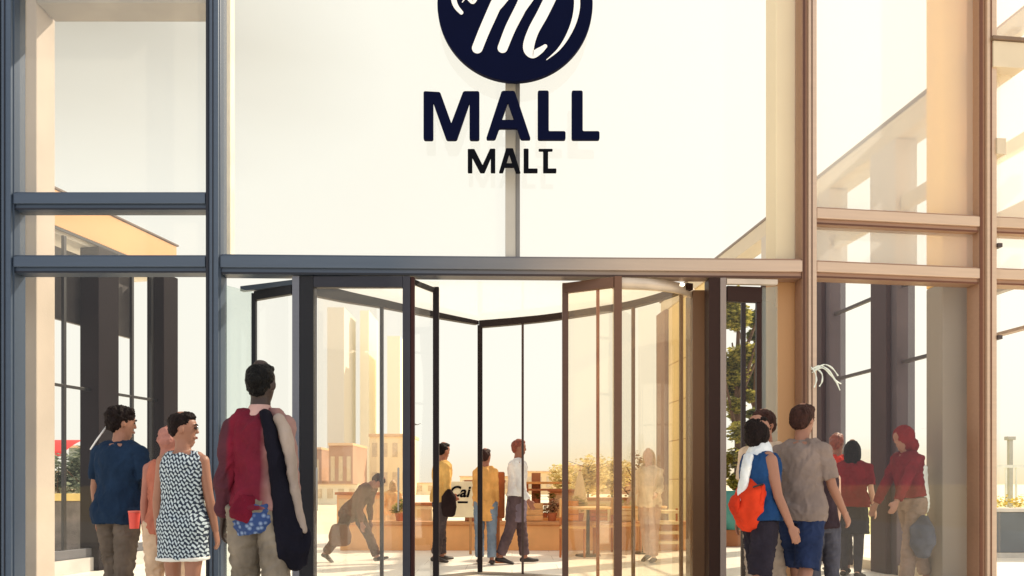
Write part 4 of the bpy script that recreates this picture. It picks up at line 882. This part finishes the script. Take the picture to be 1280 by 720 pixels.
# 4 tall man, two-tone jacket
def jacket(N_, L_, b):
    b.inputs['Roughness'].default_value = .85; b.inputs['Specular IOR Level'].default_value = .2
    tcd = N_.new('ShaderNodeTexCoord'); sp = N_.new('ShaderNodeSeparateXYZ'); L_.new(tcd.outputs['Object'], sp.inputs[0])
    nz1 = N_.new('ShaderNodeTexNoise'); nz1.inputs['Scale'].default_value = 5; L_.new(tcd.outputs['Object'], nz1.inputs['Vector'])
    def mm(op, a, b_):
        n = N_.new('ShaderNodeMath'); n.operation = op
        for i, v in enumerate((a, b_)):
            if isinstance(v, (int, float)): n.inputs[i].default_value = v
            else: L_.new(v, n.inputs[i])
        return n.outputs[0]
    f = mm('ADD', sp.outputs['X'], mm('MULTIPLY', mm('SUBTRACT', nz1.outputs['Fac'], .5), .03))
    r = N_.new('ShaderNodeValToRGB'); el_ = r.color_ramp.elements
    L_.new(mm('ADD', f, .5), r.inputs[0])
    while len(el_) < 6: el_.new(.5)
    for x, (p, c) in zip(el_, ((0, (64, 42, 50)), (.335, (80, 40, 52)), (.355, (112, 24, 46)), (.535, (98, 26, 46)), (.58, (142, 108, 106)), (1, (146, 128, 122)))): x.position = p; x.color = lin(c)
    n2 = N_.new('ShaderNodeTexNoise'); n2.inputs['Scale'].default_value = 9; n2.inputs['Detail'].default_value = 6; L_.new(tcd.outputs['Object'], n2.inputs['Vector'])
    mr = N_.new('ShaderNodeMapRange'); mr.inputs['To Min'].default_value = .7; mr.inputs['To Max'].default_value = 1.3; L_.new(n2.outputs['Fac'], mr.inputs['Value'])
    sc_ = N_.new('ShaderNodeVectorMath'); sc_.operation = 'SCALE'; L_.new(r.outputs[0], sc_.inputs[0]); L_.new(mr.outputs[0], sc_.inputs['Scale']); L_.new(sc_.outputs[0], b.inputs['Base Color'])
    bp = N_.new('ShaderNodeBump'); bp.inputs['Strength'].default_value = .5; bp.inputs['Distance'].default_value = .02; L_.new(n2.outputs['Fac'], bp.inputs['Height']); L_.new(bp.outputs[0], b.inputs['Normal'])
JK = pmat('two_tone_jacket', jacket)
def blues(N_, L_, b):
    b.inputs['Roughness'].default_value = .8; tcd = N_.new('ShaderNodeTexCoord'); v = N_.new('ShaderNodeTexVoronoi'); v.inputs['Scale'].default_value = 34; L_.new(tcd.outputs['Object'], v.inputs['Vector'])
    r = N_.new('ShaderNodeValToRGB'); r.color_ramp.elements[0].position = .1; r.color_ramp.elements[0].color = lin((130, 152, 188)); r.color_ramp.elements[1].position = .5; r.color_ramp.elements[1].color = lin((34, 62, 116)); L_.new(v.outputs['Distance'], r.inputs[0]); L_.new(r.outputs[0], b.inputs['Base Color'])
BLU = pmat('blue_print', blues)
def e4(root, UM, HM, A, J, Z):
    bm = bmesh.new(); tube(bm, [Z @ Vector((.01, .0, .80)), Z @ Vector((0, 0, .86)), Z @ Vector((0, 0, .96))], [(.135, .12), (.155, .135), (.15, .13)], 26, dome=False); baked('waist_shirt', bm, BLU, root, .008, 2, .012, .06)
    bm = bmesh.new(); tube(bm, [UM @ Vector((-.07, -.02, .865)), UM @ Vector((-.06, -.02, .90)), UM @ Vector((-.04, -.01, 1.0))], [(.085, .135), (.098, .142), (.105, .12)], 22, dome=False); baked('shirt_tail', bm, cloth('burgundy', (100, 22, 42)), root, .008, 2, .01, .06)
    # dark coat slung over the shoulder and arm
    bm = bmesh.new()
    cz = [(.105, 1.475, .02, .085), (.135, 1.40, .028, .095), (.165, 1.26, .036, .085), (.195, 1.10, .050, .085), (.225, .94, .070, .085), (.262, .80, .095, .08), (.285, .70, .100, .07), (.29, .64, .06, .05)]
    tube(bm, [Vector((x - .055 - .02 * (1.5 - z), -.05, z)) for x, z, a, b in cz], [(a, b) for x, z, a, b in cz], 22); 
    baked('draped_coat', bm, cloth('coat_dark', (20, 20, 32), .3, 30), root, .008, 3, .012, .09, (1.6, 1, .5))
    bm = bmesh.new(); cz = [(.185, 1.45, .03, .05), (.225, 1.36, .036, .055), (.255, 1.22, .030, .055), (.282, 1.06, .024, .05), (.312, .92, .020, .045), (.348, .82, .014, .04)]
    tube(bm, [Vector((x - .055 - .03 * (1.5 - z), -.07, z)) for x, z, a, b in cz], [(a, b) for x, z, a, b in cz], 16); baked('coat_lining', bm, cloth('coat_taupe', (150, 138, 132)), root, .007, 3, .008, .07)
person('tall man from behind in a burgundy and taupe jacket with a dark coat slung over', 325, 4.2, 2, 1.775, .80, SKD, ('bun', -.006), HBL, (-6, 3), 1, 0, ((8, 6), (-4, 4)), ((-6, 11, 22), (-4, 7, 10)), dict(m=JK, sleeve='long', hem=.93, inf=.018, name='jacket', disp=.012, collar=cloth('collar_pinkish', (196, 160, 156))), ('trousers', cloth('khaki', (118, 110, 100), .9, 10, .45)), vox=.0075, face=False, extra=e4)
# 5 stooping walker
person('stooping figure in brown mid stride seen through the door leaf', 440, 10.2, -118, 1.52, .85, SKM, ('short', 0), HBR_, (0, 20), 44, 0, ((34, 6), (-24, 22)), ((24, 6, 20), (40, 6, 16)), dict(m=cloth('brown_coat', (98, 64, 52)), sleeve='long', hem=.78, flare=.02), ('trousers', cloth('brown_trousers', (84, 58, 48))), vox=.012, face=False)
bg5 = bmesh.new(); tube(bg5, [(0, 0, .12), (0, 0, .22), (0, 0, .34)], [(.15, .07), (.16, .08), (.12, .05)], 18); o = baked('travel_bag', bg5, cloth('bag_brown', (110, 76, 60)), None, .012, 2); o.location = at(425, 10.0, .18); tag(o, 'brown holdall carried low by the stooping figure', 'bag')
person('faint person in faded orange clothes beyond the terrace wall', 491, 13.0, 20, 1.15, 1.1, SKL, ('long', 0), HBD, (0, 0), 0, 0, ((3, 3), (-3, 3)), ((2, 8, 10), (2, 8, 10)), dict(m=cloth('faded_orange', (240, 184, 128)), sleeve='long', hem=.80), ('skirt', cloth('faded_orange_b', (236, 196, 150))), vox=.013, face=False)
# 6 yellow shirt
person('man in a yellow shirt and dark trousers behind the dark door stile', 551, 10.3, -60, 1.66, .98, SKM, ('short', .0), HDK, (10, 4), 3, 0, ((6, 4), (-6, 6)), ((10, 6, 50), (0, 8, 10)), dict(m=cloth('yellow_shirt', (222, 176, 104)), sleeve='long', hem=.88), ('trousers', cloth('charcoal', (84, 74, 74))), vox=.012, face=False)
bk = bmesh.new(); tube(bk, [(0, 0, 0), (0, 0, .1), (0, 0, .25), (0, 0, .32)], [(.09, .05), (.11, .07), (.10, .06), (.05, .04)], 16); o = baked('dark_bag', bk, cloth('bag_black', (44, 32, 32)), None, .01, 2); o.location = at(561, 10.1, .68); tag(o, 'small black bag held below the cafe board', 'bag')
# 7 tan coat
person('person in a long tan coat and blue grey jeans seen from behind', 607, 10.0, 0, 1.56, .78, SKM, ('short', .0), HBR_, (-30, 0), 0, 0, ((3, 2), (-3, 3)), ((0, 4, 6), (0, 4, 6)), dict(m=cloth('tan_coat', (220, 164, 96)), sleeve='long', hem=.66, flare=.0, name='coat', inf=.022), ('trousers', cloth('blue_grey_jeans', (120, 134, 152))), vox=.012, face=False)
bp_ = empty('brown_case', at(622, 10.25)); tag(bp_, 'upright brown case standing between the tan coat and the white shirt', 'case')
boxo('body', (-.085, .10, -.06, .06, .62, 1.27), cloth('case_brown', (184, 110, 70)), bp_, .02); boxo('stand', (-.02, .03, -.02, .03, 0, .62), WD2, bp_, .003); boxo('foot', (-.12, .14, -.1, .1, 0, .02), WD2, bp_, .004)
# 9 white shirt man
person('man in a white shirt and mauve grey apron stepping sideways', 646, 10.1, -92, 1.70, 1.0, SKM, ('short', 0), HRD, (0, 2), 2, 0, ((9, 3), (-12, 8)), ((-6, 5, 16), (8, 5, 24)), dict(m=cloth('white_shirt', (236, 234, 238)), sleeve='long', hem=.96, inf=.02), ('trousers', cloth('mauve_trousers', (92, 76, 80))), vox=.012, face=False,
       extra=lambda root, UM, HM, A, J, Z: baked('apron', (lambda b: (tube(b, [Z @ Vector((0, 0, 1.0)), Z @ Vector((0, .0, .85)), Z @ Vector((0, -.02, .60))], [(.17, .125), (.185, .15), (.17, .15)], 20, dome=False), b)[1])(bmesh.new()), cloth('mauve_apron', (112, 100, 112)), root, .012, 2, .01, .07))
# 10 pale person
person('person in pale pinkish clothes standing by the cafe table', 812, 10.3, 150, 1.58, .95, SKL, ('long', 0), HBD, (0, 4), 4, 0, ((8, 4), (-10, 8)), ((16, 8, 60), (12, 8, 50)), dict(m=cloth('pale_cream', (232, 206, 178)), sleeve='long', hem=.86), ('trousers', cloth('pale_pink_trousers', (196, 156, 136))), vox=.012, face=False)
# 12 woman with bob, blue vest
r12, A12, U12 = person('woman with dark bob, white collar and blue sleeveless vest', 950, 5.3, -78, 1.57, .95, SKT, ('bob', -.004), HDK, (0, -6), 0, 0, ((8, 4), (-8, 8)), ((10, 7, 10), (8, 9, 14)), dict(m=cloth('blue_vest', (32, 64, 108)), sleeve='none', hem=.93, inf=.03, name='vest', collar=cloth('white_collar', (226, 234, 250))), ('shorts', cloth('black_shorts', (44, 40, 50))), vox=.008,
    extra=lambda root, UM, HM, A, J, Z: baked('scarf', (lambda b: (tube(b, [UM @ Vector((0, -.01, 1.40)), UM @ Vector((0, .0, 1.46)), UM @ Vector((0, .0, 1.52))], [(.15, .12), (.12, .10), (.09, .08)], 20), tube(b, [UM @ Vector((.05, -.13, 1.44)), UM @ Vector((.05, -.17, 1.25)), UM @ Vector((.03, -.2, 1.08))], [(.06, .03), (.06, .03), (.05, .02)], 12), b)[2])(bmesh.new()), cloth('scarf_white', (226, 236, 250)), root, .008, 2, .008, .05))
bm = bmesh.new(); tube(bm, [(0, 0, 0), (.0, 0, .08), (.02, 0, .22), (.03, 0, .34)], [(.09, .13), (.13, .16), (.11, .14), (.05, .07)], 22); o = baked('red_backpack', bm, cloth('bag_red_orange', (212, 64, 36), .4, 18), None, .008, 2, .012, .08); o.location = at(937, 5.28, wz(652, 5.28)); tag(o, 'red orange backpack behind the woman in the blue vest', 'backpack')
bm = bmesh.new(); tube(bm, [(-.10, .0, .06), (-.115, 0, .12), (-.10, 0, .18)], [(.02, .08), (.03, .10), (.02, .08)], 16, Vector((1, 0, 0))); baked('pocket', bm, cloth('bag_red_deep', (206, 58, 34)), o, .008, 2, .006, .06)
bm = bmesh.new(); tube(bm, [(.0, -.13, .06), (.04, -.155, .16), (.06, -.12, .30), (.09, -.06, .42), (.13, -.03, .52)], [(.016, .006)] * 5, 8); link('strap', bm, cloth('bag_red_deep', (206, 58, 34)), o, smooth=True)
bm = bmesh.new(); tube(bm, [(-.02, -.145, .25), (.02, -.15, .265), (.1, -.1, .27)], [(.006, .008)] * 3, 8); link('zip', bm, BLK, o, smooth=True)
# 13 person behind
person('brown haired person looking over the shoulder of the blue vest woman', 957, 5.75, 150, 1.66, .92, SKM, ('short', .004), HBR_, (-25, 10), 0, 0, ((2, 2), (-2, 2)), ((4, 7, 10), (4, 7, 10)), dict(m=cloth('cream_tee', (214, 190, 166)), sleeve='short', hem=.88), ('trousers', cloth('stone_trousers', (176, 160, 146))), vox=.009)
# 14 tall grey man
r14, A14, U14 = person('man in a grey tee and navy shorts swinging his bare arm forward', 1001, 5.5, -48, 1.69, 1.0, SKT, ('short', .006), HBR_, (-6, 4), 2, 0, ((16, 8), (-14, 10)), ((-8, 8, 14), (14, 9, 26)), dict(m=cloth('grey_tee', (132, 118, 112), .8, 12, .2), sleeve='short', hem=.86, inf=.02), ('shorts', cloth('navy_shorts', (40, 52, 84))), vox=.0075)
# 15 blonde head
person('blonde person facing away close behind the man in the grey tee', 1028, 6.1, 10, 1.42, .85, SKL, ('short', .012), HBD, (0, 10), 0, 0, ((2, 2), (-2, 2)), ((2, 7, 10), (2, 7, 10)), dict(m=cloth('dark_vest', (60, 48, 54)), sleeve='none', hem=.9), ('trousers', cloth('slate_trousers', (86, 86, 96))), vox=.009, face=False)
# 16a / 16b
person('woman with auburn hair in a bright red top inside the glass', 1047, 9.0, -15, 1.70, .95, SKT, ('bun', 0), HRD, (-30, 0), 3, 0, ((4, 3), (-4, 4)), ((8, 8, 24), (8, 8, 14)), dict(m=cloth('bright_red', (222, 62, 48)), sleeve='short', hem=.88), ('trousers', cloth('dark_trousers_a', (62, 56, 64))), vox=.011, face=False)
person('woman in a dark red top with black skirt and leggings inside the glass', 1064, 8.6, -40, 1.60, 1.12, SKL, ('long', 0), HDK, (20, 8), 4, 0, ((3, 3), (-3, 3)), ((2, 8, 14), (4, 8, 20)), dict(m=cloth('dark_red', (122, 32, 38)), sleeve='short', hem=.9, inf=.02), ('skirt', cloth('black_skirt', (44, 44, 54))), vox=.011, face=False,
    extra=lambda root, UM, HM, A, J, Z: [baked('legging', (lambda b: (tube(b, [J[s][0], J[s][0].lerp(J[s][1], .5), J[s][1], J[s][1].lerp(J[s][2], .4), J[s][2]], [.095, .085, .063, .062, .045], 16), b)[1])(bmesh.new()), cloth('legging_black', (56, 54, 64)), root, .011, 2) for s in (-1, 1)])
# 17 hooded red
r17, A17, U17 = person('hooded person in a dark red jacket reaching down beside the grey pier', 1140, 7.75, 100, 1.70, .95, SKT, ('hood', .0), cloth('hood_red', (122, 34, 36)), (0, 6), 8, 0, ((14, 8), (-12, 12)), ((44, 8, -6), (30, 8, 4)), dict(m=cloth('jacket_red', (116, 32, 38)), sleeve='long', hem=1.0, inf=.022, name='jacket'), ('trousers', cloth('tan_trousers', (140, 120, 106))), vox=.010, face=False,
    extra=lambda root, UM, HM, A, J, Z: baked('white_shirt_back', (lambda b: (tube(b, [UM @ Vector((0, -.06, .86)), UM @ Vector((0, -.075, 1.1)), UM @ Vector((0, -.08, 1.30)), UM @ Vector((0, -.05, 1.40))], [(.15, .09), (.15, .09), (.16, .10), (.10, .06)], 20), b)[1])(bmesh.new()), cloth('towel_white', (222, 228, 222)), root, .010, 2, .01, .07))
bm = bmesh.new(); tube(bm, [(0, 0, 0), (0, 0, .08), (0, 0, .24), (.02, 0, .34)], [(.08, .08), (.125, .12), (.12, .11), (.05, .05)], 22); o = baked('round_bag', bm, cloth('bag_slate', (84, 86, 96), .4, 14), None, .009, 2, .012, .1); o.location = at(1153, 7.5, wz(690, 7.5)); tag(o, 'round slate blue bag hanging at the hip of the hooded person', 'bag')
